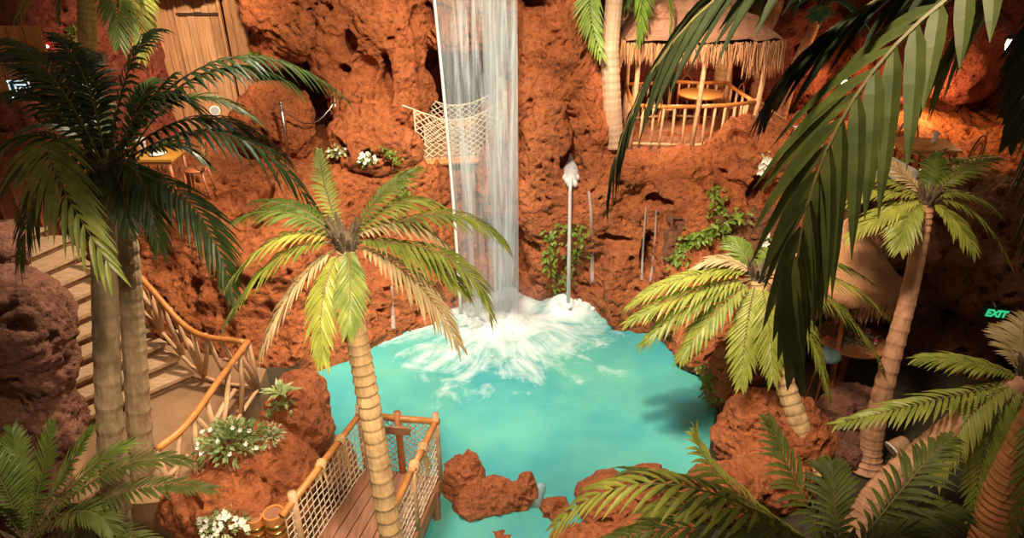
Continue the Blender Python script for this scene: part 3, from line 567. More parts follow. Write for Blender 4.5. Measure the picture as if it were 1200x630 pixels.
def rail_run(root, base, h, r=.045, sticks=True, m=WOOD_OR, lo=.06):
    top = [p + V((0, 0, h)) for p in base]; b = MB(); b.tube(smooth_path(top, 24), r, 10); b.build('handrail', m, root, True)
    if not sticks: return
    b = MB(); b.tube(smooth_path([p + V((0, 0, lo)) for p in base], 16), .03, 8); b.build('bottom_rail', WOOD_TAN, root, True)
up = [P(128, 322, Z=2.25), P(190, 392, Z=1.55), P(240, 444, Z=1.02), P(300, 458, Z=1.0)]
rl = empty('stair_railing', up[0], 'rustic stick railing with orange handrail down the right side of the staircase', 'railing')
rail_run(rl, up, .90)
def sticks(root, base, h, n, seed):
    rr = random.Random(seed)
    for k in range(n):
        a = poly_at(base, k / n); b = poly_at(base, min(1, (k + 1.0) / n)); c = a.lerp(b, .5)
        for p, q in ((c + V((0, 0, h)), a + V((0, 0, .04))), (c + V((0, 0, h)), b + V((0, 0, .04)))) if k % 2 == 0 else ((a + V((0, 0, h)), b + V((0, 0, .04))), (a + V((0, 0, h * .55)), b + V((0, 0, h * .5)))):
            mid = p.lerp(q, .5) + V((rr.uniform(-.03, .03), rr.uniform(-.03, .03), 0)); s_ = MB(); s_.tube([p, mid, q], [.032, .036, .04], 7); s_.build('brace', WOOD_TAN, root, True)
    for k in range(0, n + 1, 2): p = poly_at(base, k / n); s_ = MB(); s_.tube([p + V((0, 0, -.05)), p + V((0, 0, h))], [.04, .034], 8); s_.build('post', WOOD_TAN, root, True)
sticks(rl, up, .9, 6, 2)
ln_ = [P(302, 458, Z=1.0) + V((.02, 0, 0)), P(276, 500, Z=1.0), P(238, 560, Z=1.0), P(205, 592, Z=1.0)]
dz = .92
ll = empty('landing_railing', ln_[0], 'stick railing with bent orange handrail along the near edge of the landing', 'railing')
rail_run(ll, ln_, dz); sticks(ll, ln_, dz, 4, 5)

# ------------------------------------------------------------------ netted platform
def net(mb, a, b, c, d, nu, nv, r, sag=.0, square=False, seed=0):
    """a b along the bottom, d c along the top"""
    rr = random.Random(seed)
    G = [[(a.lerp(b, i / nu)).lerp(d.lerp(c, i / nu), j / nv) + V((0, 0, -sag * math.sin(math.pi * i / nu) * (j / nv))) + V((rr.uniform(-1, 1), rr.uniform(-1, 1), rr.uniform(-1, 1))) * r * 1.2 for j in range(nv + 1)] for i in range(nu + 1)]
    if square:
        for i in range(nu + 1): mb.tube(G[i], r, 4, False)
        for j in range(nv + 1): mb.tube([G[i][j] for i in range(nu + 1)], r, 4, False)
    else:
        for s0 in range(-nv, nu + 1):
            l1 = [G[s0 + k][k] for k in range(nv + 1) if 0 <= s0 + k <= nu]; l2 = [G[s0 + k][nv - k] for k in range(nv + 1) if 0 <= s0 + k <= nu]
            for l in (l1, l2):
                if len(l) > 1: mb.tube(l, r, 4, False)
        mb.tube([G[i][nv] for i in range(nu + 1)], r * 1.5, 5)
    return mb
ZD = .6
FL, FR, NL, NR = P(430, 548, Z=ZD), P(515, 557, Z=ZD), P(348, 668, Z=ZD), P(460, 682, Z=ZD)
pf = empty('viewing_platform', (FL + FR) * .5, 'wooden platform with rope netting and orange rails jutting out over the pool', 'platform')
b = MB(); n_ = 7
for k in range(n_):
    e = .006; p = [FL.lerp(FR, k / n_ + e), FL.lerp(FR, (k + 1) / n_ - e), NL.lerp(NR, (k + 1) / n_ - e), NL.lerp(NR, k / n_ + e)]; b.prism(p, .05)
b.build('deck', WOOD_BR, pf, False)
b = MB(); dn = V((0, 0, -.052))
for p, q in ((FL, FR), (FL, NL), (FR, NR)): d_ = (q - p).normalized(); s_ = d_.cross(V((0, 0, 1))) * .03; b.prism([p + dn - s_, q + dn - s_, q + dn + s_, p + dn + s_], .24)
b.build('deck_beam', plain('beam_brown', (.40, .17, .07), .6), pf)
for p, q in ((FL, NL), (FR, NR)):
    for t in (.12, .85): c = p.lerp(q, t); b = MB(); b.tube([V((c.x, c.y, -1)), c + V((0, 0, -.05))], .06, 8); b.build('pile', WOOD_BR, pf)
up1 = V((0, 0, 1.0)); mid = FL.lerp(FR, .5)
for p, h, r_ in ((FL, 1.12, .045), (mid, 1.06, .05), (FR, 1.10, .045), (FL.lerp(NL, .9), 1.1, .05), (FR.lerp(NR, .52), 1.0, .04)):
    b = MB(); b.tube([p + V((0, 0, -.2)), p + V((0, 0, h * .5)), p + V((0, 0, h))], [r_, r_ * .95, r_], 10); b.build('post', WOOD_TAN if p is not mid else WOOD_OR, pf, True)
for p, q in ((FL, FR), (FL, NL), (FR, FR.lerp(NR, .52)), (FR.lerp(NR, .56), NR)):
    ex = (q - p).normalized() * .05; b = MB(); b.tube([p + up1 * .97 - ex, p.lerp(q, .5) + up1 * .96, q + up1 * .97 + ex], [.04, .045, .042], 10); b.build('rail', WOOD_OR, pf, True)
lo = V((0, 0, .03)); hi = V((0, 0, .94))
net(MB(), FL + lo, FR + lo, FR + hi, FL + hi, 10, 9, .0075, .03, seed=1).build('rope_net', ROPE, pf)
net(MB(), FL + lo, NL + lo, NL + hi, FL + hi, 17, 8, .0075, .03, True, seed=2).build('rope_net', ROPE, pf)
net(MB(), FR + lo, NR + lo, NR + hi, FR + hi, 17, 8, .0075, .04, True, seed=3).build('rope_net', ROPE, pf)
for q_, hh in ((FL.lerp(NL, .30), .5), (FL.lerp(NL, .56), .3), (FR.lerp(NR, .30), .5), (FR.lerp(NR, .48), .25)):
    b = MB(); c = q_ + up1 * .96
    for k in range(5): b.tube([c + V((math.cos(a) * .055, (k - 2) * .025, math.sin(a) * .055)) for a in [2 * math.pi * j / 10 for j in range(11)]], .013, 5)
    for k in range(7): dx, dy = R.uniform(-.07, .07), R.uniform(-.07, .07); b.tube([c, c + V((dx, dy, -hh * .5)), c + V((dx * 1.4, dy * 1.4, -hh * R.uniform(.7, 1.1)))], [.014, .012, .009], 5)
    b.build('rope_knot', ROPE_OR, pf)
b = MB(); c = mid + V((0, -.06, .80)); b.box(c, (.34, .03, .12), Euler((0, .08, 0))); b.build('name_board', plain('board_brown', (.42, .20, .10), .6), pf)

def bollard(px, py, Y, r, label, band):
    c = P(px, py, Y=Y); root = empty('bamboo_post', (c.x, c.y, .2), label, 'post', 'bamboo posts by the platform')
    b = MB(); b.lathe((c.x, c.y, 0), [(r * .98, .2), (r, .5), (r * 1.05, .52), (r, .54), (r, .95), (r * 1.05, .97), (r, .99), (r, c.z), (r * .8, c.z), (r * .78, c.z - .05)], 20); b.build('stem', WOOD_OR, root)
    b = MB(); b.lathe((c.x, c.y, 0), [(r * .79, c.z - .02), (0, c.z - .02)], 20); b.build('cut_top', WOOD_BR, root)
    b = MB(); b.lathe((c.x, c.y, c.z - .17), [(r, 0), (r * 1.12, .01), (r * 1.16, .03), (r * 1.12, .05), (r, .06)], 20); b.lathe((c.x, c.y, c.z - .27), [(r, 0), (r * 1.1, .01), (r * 1.14, .025), (r * 1.1, .04), (r, .05)], 20); b.build('brass_band', GOLD, root, True)
bollard(320, 600, 5.75, .125, 'thick orange bamboo post with brass bands by the platform rail', True)
bollard(298, 606, 5.75, .09, 'thinner bamboo post tied left of the thick banded one', True)

# ------------------------------------------------------------------ rope bridge behind the waterfall
A0, A1 = P(489, 186, Y=12.85), P(592, 180, Y=13.05); B0, B1 = A0 + V((.05, .95, 0)), A1 + V((-.1, .95, 0))
br = empty('rope_bridge', (A0 + A1) * .5, 'small plank footbridge with white rope netting behind the waterfall', 'bridge')
b = MB()
for k in range(12): b.prism([A0.lerp(A1, (k + .05) / 12), A0.lerp(A1, (k + .95) / 12), B0.lerp(B1, (k + .95) / 12), B0.lerp(B1, (k + .05) / 12)], .06)
b.build('deck', WOOD_TAN, br)
b = MB(); b.tube([A0 + V((-.1, -.02, -.10)), A1 + V((.1, -.02, -.10))], .06, 8); b.tube([B0 + V((-.1, 0, -.10)), B1 + V((.1, 0, -.10))], .06, 8); b.build('beam', WOOD_OR, br)
h1, h0 = V((0, 0, 1.08)), V((0, 0, .98))
for a_ in (A0, B0): b = MB(); b.tube([a_ + V((-.22, .05, 1.04)), a_ + V((0, 0, .98)), a_ + V((0, 0, .0))], .016, 6); b.build('anchor_rope', ROPE, br)
net(MB(), A0 + lo, A1 + lo, A1 + h1, A0 + h0, 11, 7, .010, .30, seed=5).build('rope_net', ROPE, br)
net(MB(), B0 + lo, B1 + lo, B1 + h1, B0 + h0, 11, 7, .010, .26, seed=6).build('rope_net', ROPE, br)
for p, h in ((A1, 1.25), (B1, 1.3)): b = MB(); b.tube([p + V((0, 0, -.1)), p + V((0, 0, h))], [.05, .042], 8); b.build('post', WOOD_TAN, br, True)
bn = empty('bench', P(541, 152, Y=13.35), 'little pale bench on the footbridge behind the falling water', 'bench')
c = P(541, 152, Y=13.35); b = MB(); b.box(c + V((0, 0, .16)), (.46, .2, .05)); b.build('seat', WOOD_TAN, bn)
for s_ in (-1, 1): b = MB(); b.tube([V((c.x + s_ * .18, c.y, A0.z)), c + V((s_ * .18, 0, .14))], .03, 6); b.build('leg', WOOD_TAN, bn)

# ------------------------------------------------------------------ thatched gallery hut
ZF = 3.25
F1, F2, F3 = P(738, 172, Z=ZF), P(806, 170, Z=ZF) + V((0, -.25, 0)), P(877, 168, Z=ZF)
G1, G2, G3 = F1 + V((.12, 1.8, 0)), F2 + V((-.05, 2.2, 0)), F3 + V((-.1, 1.7, 0))
hut = empty('thatched_hut', (F1 + F3 + G1 + G3) * .25, 'open bamboo dining hut with shaggy thatched roof up on the gallery', 'hut')
b = MB(); b.prism([F1, F2, F3, G3, G2, G1], .12); b.build('hut_floor', WOOD_BR, hut)
HT = 2.02
for p, q in ((F1, (.03, 0)), (F2, (.06, -.05)), (F3, (.10, 0)), (G1, (0, 0)), (G2, (0, 0)), (G3, (.02, 0))):
    b = MB(); t = p + V((q[0], q[1], HT)); b.tube([p + V((0, 0, -.15)), p.lerp(t, .4) + V((.02, 0, 0)), p.lerp(t, .42) + V((.02, 0, 0)), t], [.05, .045, .05, .042], 9); b.build('post', WOOD_TAN, hut, True)
def bal(p, q, n, h=.86, skip=()):
    b = MB(); b.tube([p + V((0, 0, h)), p.lerp(q, .5) + V((0, 0, h - .02)), q + V((0, 0, h))], .04, 8); b.build('rail', WOOD_OR, hut, True)
    b = MB(); b.tube([p + V((0, 0, .08)), q + V((0, 0, .08))], .026, 8); b.build('rail', WOOD_TAN, hut, True)
    for k in range(1, n):
        c = p.lerp(q, k / n); a = R.uniform(-.03, .03); b = MB(); b.tube([c + V((a, 0, .0)), c + V((0, 0, h))], [.028, .026], 7); b.build('baluster', WOOD_TAN, hut, True)
bal(F1, F2, 6); bal(F2, F3, 6); bal(G1, G2, 6); bal(G2, G3, 6); bal(F1, G1, 5); bal(F3, G3, 5)
ctr = (F1 + F2 + F3 + G1 + G2 + G3) / 6
ev = [p + V(((p - ctr).x * .22, (p - ctr).y * .30, HT + .02)) for p in (F1, F2, F3, G3, G2, G1)]
ap = [ctr + V((-.25, .2, HT + 1.0)), ctr + V((.25, .2, HT + 1.0))]
b = MB(); vs = []; nr_ = 10
loop = [ev[k].lerp(ev[(k + 1) % 6], j / 8) for k in range(6) for j in range(8)]; nl = len(loop)
for j in range(nr_ + 1):
    for k, p in enumerate(loop):
        top = ap[0] if (p - ctr).x < 0 else ap[1]; q = p.lerp(top, j / nr_); vs.append(q + V((R.uniform(-.03, .03), R.uniform(-.03, .03), .05 + R.uniform(-.035, .035) + (.05 if j % 3 == 0 else 0))))
b.add(vs, [(j * nl + k, j * nl + (k + 1) % nl, (j + 1) * nl + (k + 1) % nl, (j + 1) * nl + k) for j in range(nr_) for k in range(nl)])
b.add([v + V((0, 0, .0)) for v in ev], [tuple(range(6))]); b.build('roof', THATCH_PALE, hut)
lc = P(813, 62, Y=F2.y + .9); b = MB(); b.ball(lc, .07, None, None, None, 12); lo_ = b.build('lamp_globe', emit('hut_globe', (1, .88, .72), 4), hut, True); b = MB(); b.tube([lc + V((0, 0, .06)), lc + V((0, 0, .5))], .01, 5); b.build('lamp_cord', BLACK, lo_)
l = bpy.data.lights.new('hut_lamp', 'POINT'); l.energy = 70; l.color = (1, .68, .42); l.shadow_soft_size = .08; o = bpy.data.objects.new('hut_lamp', l); COL.objects.link(o); o.location = lc + V((0, -.02, -.12))
def fringe(name, path, drop, n, root, m=THATCH, seed=0, out=None):
    rr = random.Random(seed); mb = MB()
    for k in range(n):
        p = poly_at(path, rr.random()); l = drop(p) * rr.uniform(.55, 1.1); d = V((rr.uniform(-.12, .12), rr.uniform(-.14, .02), -1)).normalized(); w_ = rr.uniform(.008, .018); s_ = V((rr.uniform(-1, 1), rr.uniform(-1, 1), 0)).normalized() * w_
        o_ = V((rr.uniform(-.06, .06), rr.uniform(-.06, .06), rr.uniform(-.02, .07))); a_ = p + o_
        mb.add([a_ - s_, a_ + s_, a_ + d * l * .6 + s_ * .8, a_ + d * l * .6 - s_ * .8, a_ + d * l + V((0, -.02, 0))], [(0, 1, 2, 3), (3, 2, 4)])
    return mb.build(name, m, root)
fringe('thatch_fringe', ev + [ev[0]], lambda p: .36 if p.x < F2.x + .8 else .62, 2600, hut, seed=3)
b = MB(); b.tube([F3 + V((.05, 0, .62)), P(916, 146, Y=F3.y + .2)], .03, 7); b.tube([F3 + V((.05, .2, .86)), P(918, 140, Y=F3.y + .3)], .03, 7); b.build('side_pole', WOOD_TAN, hut, True)

# ------------------------------------------------------------------ furniture
def chair(loc, rz, label, group='bentwood dining chairs', m=CHAIRW, name='dining_chair'):
    t = empty(name, loc, label, 'chair', group, rz)
    b = MB(); b.lathe((0, 0, .43), [(0, 0), (.19, 0), (.205, .015), (.20, .035), (0, .04)], 18); b.build('seat', m, t, True, False)
    b = MB(); b.tube([V((.18 * math.cos(a), .17 + .05 * math.sin(a), .46 + .46 * math.sin(a))) for a in [math.pi * k / 14 for k in range(15)]], .016, 7)
    b.tube([V((.11 * math.cos(a), .17 + .04 * math.sin(a), .46 + .34 * math.sin(a))) for a in [math.pi * k / 12 for k in range(13)]], .012, 6); b.build('backrest', m, t, True, False)
    for sx in (-1, 1):
        for sy in (-1, 1): b = MB(); b.tube([(sx * .18, sy * .18, 0), (sx * .14, sy * .14, .43)], [.015, .019], 7); b.build('leg', m, t, True, False)
    return t
def table(loc, sx, sy, label, m=TABLE, rz=0, h=.75, group=None, name='dining_table'):
    t = empty(name, loc, label, 'table', group, rz)
    b = MB(); b.box((0, 0, h - .02), (sx, sy, .04)); b.box((0, 0, h - .07), (sx * .9, sy * .9, .06)); b.build('table_top', m, t, False, False)
    for a in (-1, 1):
        for c in (-1, 1): b = MB(); b.tube([(a * sx * .42, c * sy * .42, 0), (a * sx * .42, c * sy * .42, h - .08)], [.025, .032], 8); b.build('leg', CHAIRW, t, True, False)
    return t
def round_table(loc, r, label, m, h=.75, name='round_table'):
    t = empty(name, loc, label, 'table'); b = MB(); b.lathe((0, 0, h - .05), [(0, 0), (r * .96, 0), (r, .015), (r, .04), (r * .97, .05), (0, .05)], 28); b.build('table_top', m, t, True, False)
    b = MB(); b.lathe((0, 0, 0), [(.24, 0), (.24, .03), (.06, .07), (.045, .3), (.06, h - .05)], 14); b.build('pedestal', CHAIRW, t, True, False); return t
hc = P(826, 160, Z=ZF) + V((0, .75, 0)); hc.z = ZF
round_table(hc, .5, 'round wooden table inside the thatched hut', TABLE)
chair(hc + V((-.1, .72, 0)), 0, 'round backed chair at the far side of the hut table')
chair(hc + V((-.72, -.1, 0)), 1.4, 'bentwood chair in the hut, left of its round table', m=plain('chair_tan', (.42, .19, .07), .45))
chair(hc + V((.70, .05, 0)), -1.4, 'bentwood chair in the hut, right of its round table')
ZG = 3.25
ta = P(1083, 168, Z=ZG + .75); ta.z = ZG
table(ta, .95, .7, 'honey brown square table on the right gallery with a white candle', rz=-.12)
chair(ta + V((-.25, .75, 0)), .1, 'chair behind the honey brown table, under the lantern glow')
chair(ta + V((.72, -.05, 0)), -1.7, 'slatted chair at the right end of the honey brown table')
chair(ta + V((.25, .8, 0)), -.1, 'chair behind the honey brown table, right of its neighbour there')
chair(ta + V((-.2, -.7, 0)), 3.1, 'chair with its back to the leaning palm at the honey brown table')
b = MB(); b.lathe((0, 0, 0), [(0, 0), (.045, 0), (.05, .05), (.042, .2), (.034, .2), (.03, .03), (0, .02)], 14); o = b.build('candle_glass', plain('frosted_glass', (.85, .82, .75), .3, var=.03), smooth=True); o.location = ta + V((.16, 0, .75)); tag(o, 'tall white candle glass on the honey brown table', 'glass')
b = MB(); b.lathe((0, 0, 0), [(0, 0), (.025, 0), (.03, .06), (.012, .1), (.012, .16), (0, .16)], 12); o = b.build('sauce_bottle', plain('brown_glass', (.12, .05, .02), .2), smooth=True); o.location = ta + V((-.22, .05, .75)); tag(o, 'short dark bottle standing left of the candle glass', 'bottle')
tb = P(1030, 192, Z=ZG + .73); tb.z = ZG - .02
t = table(tb, .85, .6, 'table under a white cloth beside the honey brown table', WHITE, rz=.1)
b = MB(); b.box((0, 0, .735), (.9, .65, .012)); b.box((0, -.325, .66), (.9, .012, .15)); b.box((-.45, 0, .66), (.012, .65, .15)); b.box((.45, 0, .66), (.012, .65, .15)); b.box((0, .325, .66), (.9, .012, .15)); b.build('tablecloth', WHITE, t, False, False)
fc = P(948, 152, Z=ZG + .75); fc.z = ZG
table(fc, .5, .5, 'small pale table far back by the thin orange palm', WHITE)
chair(fc + V((-.45, .1, 0)), 1.4, 'hoop backed chair left of the small pale far table')
chair(fc + V((.1, .5, 0)), 0, 'red brown chair behind the small pale far table')
tl_ = P(178, 180, Z=ZG + .75); tl_.z = ZG
table(tl_, .9, .6, 'amber topped dining table on the left gallery behind dark fronds', plain('amber_top', (.45, .22, .04), .35, var=.15))
chair(tl_ + V((-.35, .6, 0)), .1, 'chair behind the amber topped table')
chair(tl_ + V((.62, .1, 0)), -1.5, 'chair at the right end of the amber topped table')
b = MB(); b.lathe((0, 0, 0), [(0, 0), (.06, 0), (.13, .02), (.135, .03), (.06, .012), (0, .012)], 20); o = b.build('plate', WHITE, smooth=True); o.location = tl_ + V((.12, -.05, .75)); tag(o, 'white plate on the amber topped table', 'plate')
b = MB(); b.lathe((0, 0, 0), [(0, 0), (.07, 0), (.085, .22), (.09, .23), (.075, .2), (0, .03)], 18); o = b.build('white_pot', WHITE, smooth=True); o.location = tl_ + V((-.2, .1, .75)); tag(o, 'white pot standing left of the plate on the amber table', 'pot')

# rope posts along the left gallery
def rope_post(px, py, h, label):
    c = P(px, py, Z=ZG); t = empty('rope_post', c, label, 'post', 'metal posts along the left gallery')
    b = MB(); b.tube([V((0, 0, -.05)), V((0, 0, h))], .026, 8); b.ball((0, 0, h + .01), .038, None, None, None, 10); b.build('post', STEEL, t, True, False)
    b = MB(); b.lathe((0, 0, -.05), [(0, 0), (.12, 0), (.12, .02), (.03, .06)], 14); b.build('base', STEEL, t, True, False)
    b = MB(); b.tube([V((.045 * math.cos(a), .045 * math.sin(a), h - .1)) for a in [k * .628 for k in range(11)]], .008, 5); b.build('ring', STEEL, t, False, False); return c + V((0, 0, h - .1))
q1 = rope_post(340, 192, 1.15, 'slim metal rope post left of the black cave mouth')
q2 = rope_post(399, 174, 1.05, 'slim metal rope post right of the black cave mouth')
rope_post(187, 200, .55, 'short pale metal post before the amber table'); rope_post(153, 196, .55, 'short pale metal post hidden among the dark fronds')
b = MB(); b.tube([q1.lerp(q2, k / 16) + V((0, 0, -.35 * math.sin(math.pi * k / 16) + .012 * (k % 2))) for k in range(17)], .014, 6); tag(b.build('barrier_chain', STEEL, None, True), 'sagging chain between the two gallery rope posts', 'chain')
def floodlight(loc, target, r, label, body=BLACK, rim=STEEL, stand=0):
    t = empty('floodlight', loc, label, 'spotlight'); d = (V(target) - V(loc)).normalized(); loc = V(loc)
    b = MB(); b.tube([loc - d * r * 1.6, loc - d * r * 1.3, loc - d * r * .4, loc + d * r * .5], [r * .45, r * .75, r * .95, r], 18); b.build('housing', body, t, True)
    b = MB(); b.tube([loc + d * r * .45, loc + d * r * .62], [r * 1.12, r * 1.12], 18); b.build('rim', rim, t)
    b = MB(); b.tube([loc + d * r * .6, loc + d * r * .66], [r * .95, r * .9], 18); b.build('lens', plain('lens_glass', (.35, .40, .42), .1, var=.05), t)
    b = MB(); b.tube([loc - d * r * .4, V((loc.x, loc.y, loc.z - max(stand, r * 1.7)))], r * .16, 6); b.build('bracket', body, t); return t
floodlight(P(332, 171, Y=12.9), P(332, 300, Y=9), .09, 'small black lamp on the gallery left of the metal rope post', stand=.25)
floodlight(P(252, 130, Y=14.0), P(230, 100, Y=11), .09, 'small lamp on a thin stand before the plank door', stand=.9)
floodlight(P(1050, 524, Y=7.35), P(1050, 524, Y=7.35) + V((-.8, -.25, -.5)), .12, 'white rimmed floodlight lying at the foot of the leaning palm', plain('lamp_tan', (.45, .26, .14), .5), WHITE)

# plank wall with its door
Yp = 14.6; pa, pb = P(160, 150, Y=Yp), P(296, 150, Y=Yp); zt_ = P(200, -30, Y=Yp).z
pd = empty('plank_door', V(((pa.x + pb.x) / 2, Yp, ZG)), 'tall weathered plank door in a board wall up on the left gallery', 'door')
def boards(name, x0, x1, z0, z1, y, n, m, par, seed):
    rr = random.Random(seed); b = MB(); xs = [x0 + (x1 - x0) * (k / n) for k in range(n + 1)]
    for k in range(n): b.box(((xs[k] + xs[k + 1]) / 2, y + rr.uniform(-.015, .015), (z0 + z1) / 2 + rr.uniform(-.03, .03)), (xs[k + 1] - xs[k] - .012, .05, z1 - z0), Euler((0, rr.uniform(-.008, .008), 0)))
    return b.build(name, m, par)
def xat(px): return P(px, 80, Y=Yp).x
boards('side_panel', xat(150), xat(221), ZG, zt_, Yp, 8, PLANK, pd, 1); boards('door_leaf', xat(224), xat(268), ZG, P(240, 16, Y=Yp).z, Yp - .03, 5, PLANK2, pd, 2)
boards('side_panel', xat(275), xat(300), ZG, zt_, Yp, 3, PLANK, pd, 3)
boards('hatch', xat(224), xat(268), P(240, 15, Y=Yp).z, zt_, Yp - .02, 5, PLANK2, pd, 4)
for x in (222, 271): b = MB(); b.box((xat(x), Yp - .05, (ZG + zt_) / 2), (.06, .08, zt_ - ZG)); b.build('jamb', PLANK2, pd)
b = MB(); b.box((xat(246), Yp - .06, P(240, 16, Y=Yp).z), (xat(270) - xat(222), .07, .05)); b.build('ledge', DARKWOOD, pd)

# signs, lanterns, alarm
sg = P(25, 104, Y=9.6); si = empty('pictogram_sign', sg, 'dark teal hanging sign with white border and white pictogram', 'sign')
b = MB(); b.box(sg, (.30, .03, .25)); b.build('panel', plain('teal_panel', (.012, .06, .065), .4, var=.1), si)
SW = emit('sign_white', (.72, .90, .95), .7); b = MB(); e = V((0, -.02, 0))
for c, s_ in (((0, .115), (.30, .014)), ((0, -.115), (.30, .014)), ((-.143, 0), (.014, .24)), ((.143, 0), (.014, .24))): b.box(sg + e + V((c[0], 0, c[1])), (s_[0], .012, s_[1]))
b.build('border', SW, si)
b = MB()
for c, s_ in (((.01, .06), (.17, .018)), ((.085, .03), (.018, .07)), ((-.06, -.02), (.02, .12)), ((0, -.08), (.13, .018))): b.box(sg + e + V((c[0], 0, c[1])), (s_[0], .012, s_[1]))
b.tube([sg + e + V((.02 + .038 * math.cos(a), 0, -.015 + .035 * math.sin(a))) for a in [k * .6283 for k in range(11)]], .009, 6); b.build('pictogram', SW, si)
for s_ in (-1, 1): b = MB(); b.tube([sg + V((s_ * .1, 0, .12)), sg + V((s_ * .1, .1, .36))], .008, 6); b.build('hanger', STEEL, si)
b = MB(); b.box(sg + V((.0, .15, .40)), (2.4, .12, .12)); tag(b.build('sign_beam', DARKWOOD), 'dark timber beam from which the teal sign hangs', 'beam')
bw = MB(); c = sg + V((-.45, .6, .25)); 
for k in range(5): bw.box(c + V((-.5 + k * .24, 0, 0)), (.22, .05, 1.0))
tag(bw.build('board_screen', WOOD_OR), 'orange brown board screen behind the teal sign', 'screen')
hx = hit(1166, 366); xp = hx[0] + (CAM - hx[0]).normalized() * .25
ex = empty('exit_sign', xp, 'small green lit EXIT sign under the dark rock overhang', 'sign')
b = MB(); b.box(xp, (.42, .07, .17), Euler((0, .12, 0))); b.build('housing', plain('sign_dark', (.01, .05, .03), .4), ex)
fc_ = bpy.data.curves.new('lettering', 'FONT'); fc_.body = 'EXIT'; fc_.size = .17; fc_.align_x = 'CENTER'; fc_.align_y = 'CENTER'; fc_.extrude = .006; fc_.offset = .006
fo = bpy.data.objects.new('lettering', fc_); COL.objects.link(fo); fo.parent = ex; fo.location = (0, -.045, 0); fo.rotation_euler = (rad(90), .12, 0); fc_.materials.append(emit('exit_green', (.05, .70, .30), .55))
bpy.context.view_layer.update(); tm = bpy.data.meshes.new_from_object(fo.evaluated_get(bpy.context.evaluated_depsgraph_get())); bpy.data.objects.remove(fo)
fo = bpy.data.objects.new('lettering', tm); COL.objects.link(fo); fo.parent = ex; fo.location = (0, -.045, 0); fo.rotation_euler = (rad(90), .12, 0)
b = MB(); b.tube([xp + V((0, .02, .08)), xp + V((0, .3, .25))], .015, 6); b.build('bracket', STEEL, ex)
GLOW = emit('lantern_glow', (1, .62, .22), 14)
def lantern(px, py, Y, power, label):
    p = P(px, py, Y=Y); t = empty('wall_lantern', p, label, 'lamp', 'glowing lanterns of the right gallery')
    b = MB(); b.lathe(p, [(0, -.1), (.05, -.1), (.07, 0), (.055, .1), (0, .11)], 14); b.build('bulb_glass', GLOW, t, True)
    b = MB(); b.lathe(p, [(.11, .10), (.10, .13), (.03, .19), (0, .2)], 14); b.build('cap', BLACK, t); b = MB(); b.tube([p + V((0, 0, .19)), p + V((0, .25, .28)), p + V((0, .6, .1))], .014, 6); b.build('bracket', BLACK, t)
    l = bpy.data.lights.new('lantern_light', 'POINT'); l.energy = power; l.color = (1, .55, .22); l.shadow_soft_size = .08; o = bpy.data.objects.new('lantern_light', l); COL.objects.link(o); o.location = p + V((0, -.15, -.02)); return t
lantern(1183, 52, 13.5, 60, 'bright lantern near the right edge among dark fronds'); lantern(990, 98, 15.3, 40, 'lantern low on the dark red wall by the thin orange palm'); lantern(1083, 112, 15.6, 80, 'lantern on the far wall behind the honey brown table')
ar = on(55, 52, .06); t = empty('alarm_box', ar, 'little red alarm box with a white lamp on the red wall', 'alarm'); b = MB(); b.box(ar, (.12, .07, .16)); b.build('case', plain('alarm_red', (.6, .03, .02), .4), t); b = MB(); b.ball(ar + V((.02, -.04, -.03)), .035, .025, .03); b.build('lamp', emit('alarm_white', (1, .85, .75), 1.5), t, True)

# thatched parasol, tray table and stool on the low right terrace
pt = P(985, 252, Y=10.0); pe = P(985, 330, Y=10.0).z
pr = empty('thatched_parasol', P(972, 466, Y=8.95), 'reddish thatched parasol on a leaning orange post in the shade at the right', 'parasol')
b = MB(); vs = []; 
for j in range(9):
    for k in range(30): a = k / 30 * 6.283; r_ = .06 + 1.0 * j / 8; vs.append(V((pt.x + .15 + r_ * math.cos(a) * 1.1, pt.y - .1 + r_ * math.sin(a) * .7, pt.z + (pe - pt.z) * (j / 8) ** .9 + R.uniform(-.03, .03) + (.04 if j % 2 else 0))))
b.add(vs, [(j * 30 + k, j * 30 + (k + 1) % 30, (j + 1) * 30 + (k + 1) % 30, (j + 1) * 30 + k) for j in range(8) for k in range(30)]); b.build('roof', THATCH, pr)
fringe('thatch_fringe', [v for v in vs[-30:]] + [vs[-30]], lambda p: .3, 1200, pr, seed=9)
b = MB(); b.tube(smooth_path([P(972, 468, Y=8.95), P(978, 430, Y=9.1), P(986, 385, Y=9.35), P(990, 330, Y=9.7)], 12), [.045 - .001 * k for k in range(13)], 9); b.build('post', plain('red_orange_post', (.50, .16, .05), .4, var=.3), pr, True)
rt = P(998, 396, Y=9.55); h_ = rt.z - .15
tr_ = round_table(V((rt.x, rt.y, .12)), .56, 'round rimmed table with greenery on it beside the leaning orange post', plain('rim_brown', (.38, .15, .06), .4), h=rt.z - .12)
st_ = P(970, 416, Y=9.0); t = empty('stool', V((st_.x, st_.y, .12)), 'pale blue round stool in the shade left of the orange post', 'stool')
b = MB(); b.lathe((st_.x, st_.y, st_.z), [(0, -.07), (.17, -.06), (.21, 0), (.18, .05), (0, .07)], 18); b.build('seat', plain('pale_blue', (.25, .45, .50), .4, var=.1), t, True)
for k in range(3): a = k * 2.1; b = MB(); b.tube([(st_.x + .2 * math.cos(a), st_.y + .2 * math.sin(a), .12), (st_.x + .1 * math.cos(a), st_.y + .1 * math.sin(a), st_.z - .05)], .018, 6); b.build('leg', CHAIRW, t)
b = MB(); b.lathe((0, 0, 0), [(0, 0), (.05, 0), (.06, .13), (.05, .17), (0, .17)], 14); o = b.build('white_jar', WHITE, smooth=True); o.location = rt + V((.22, 0, .0)); tag(o, 'white jar on the round rimmed table', 'jar')

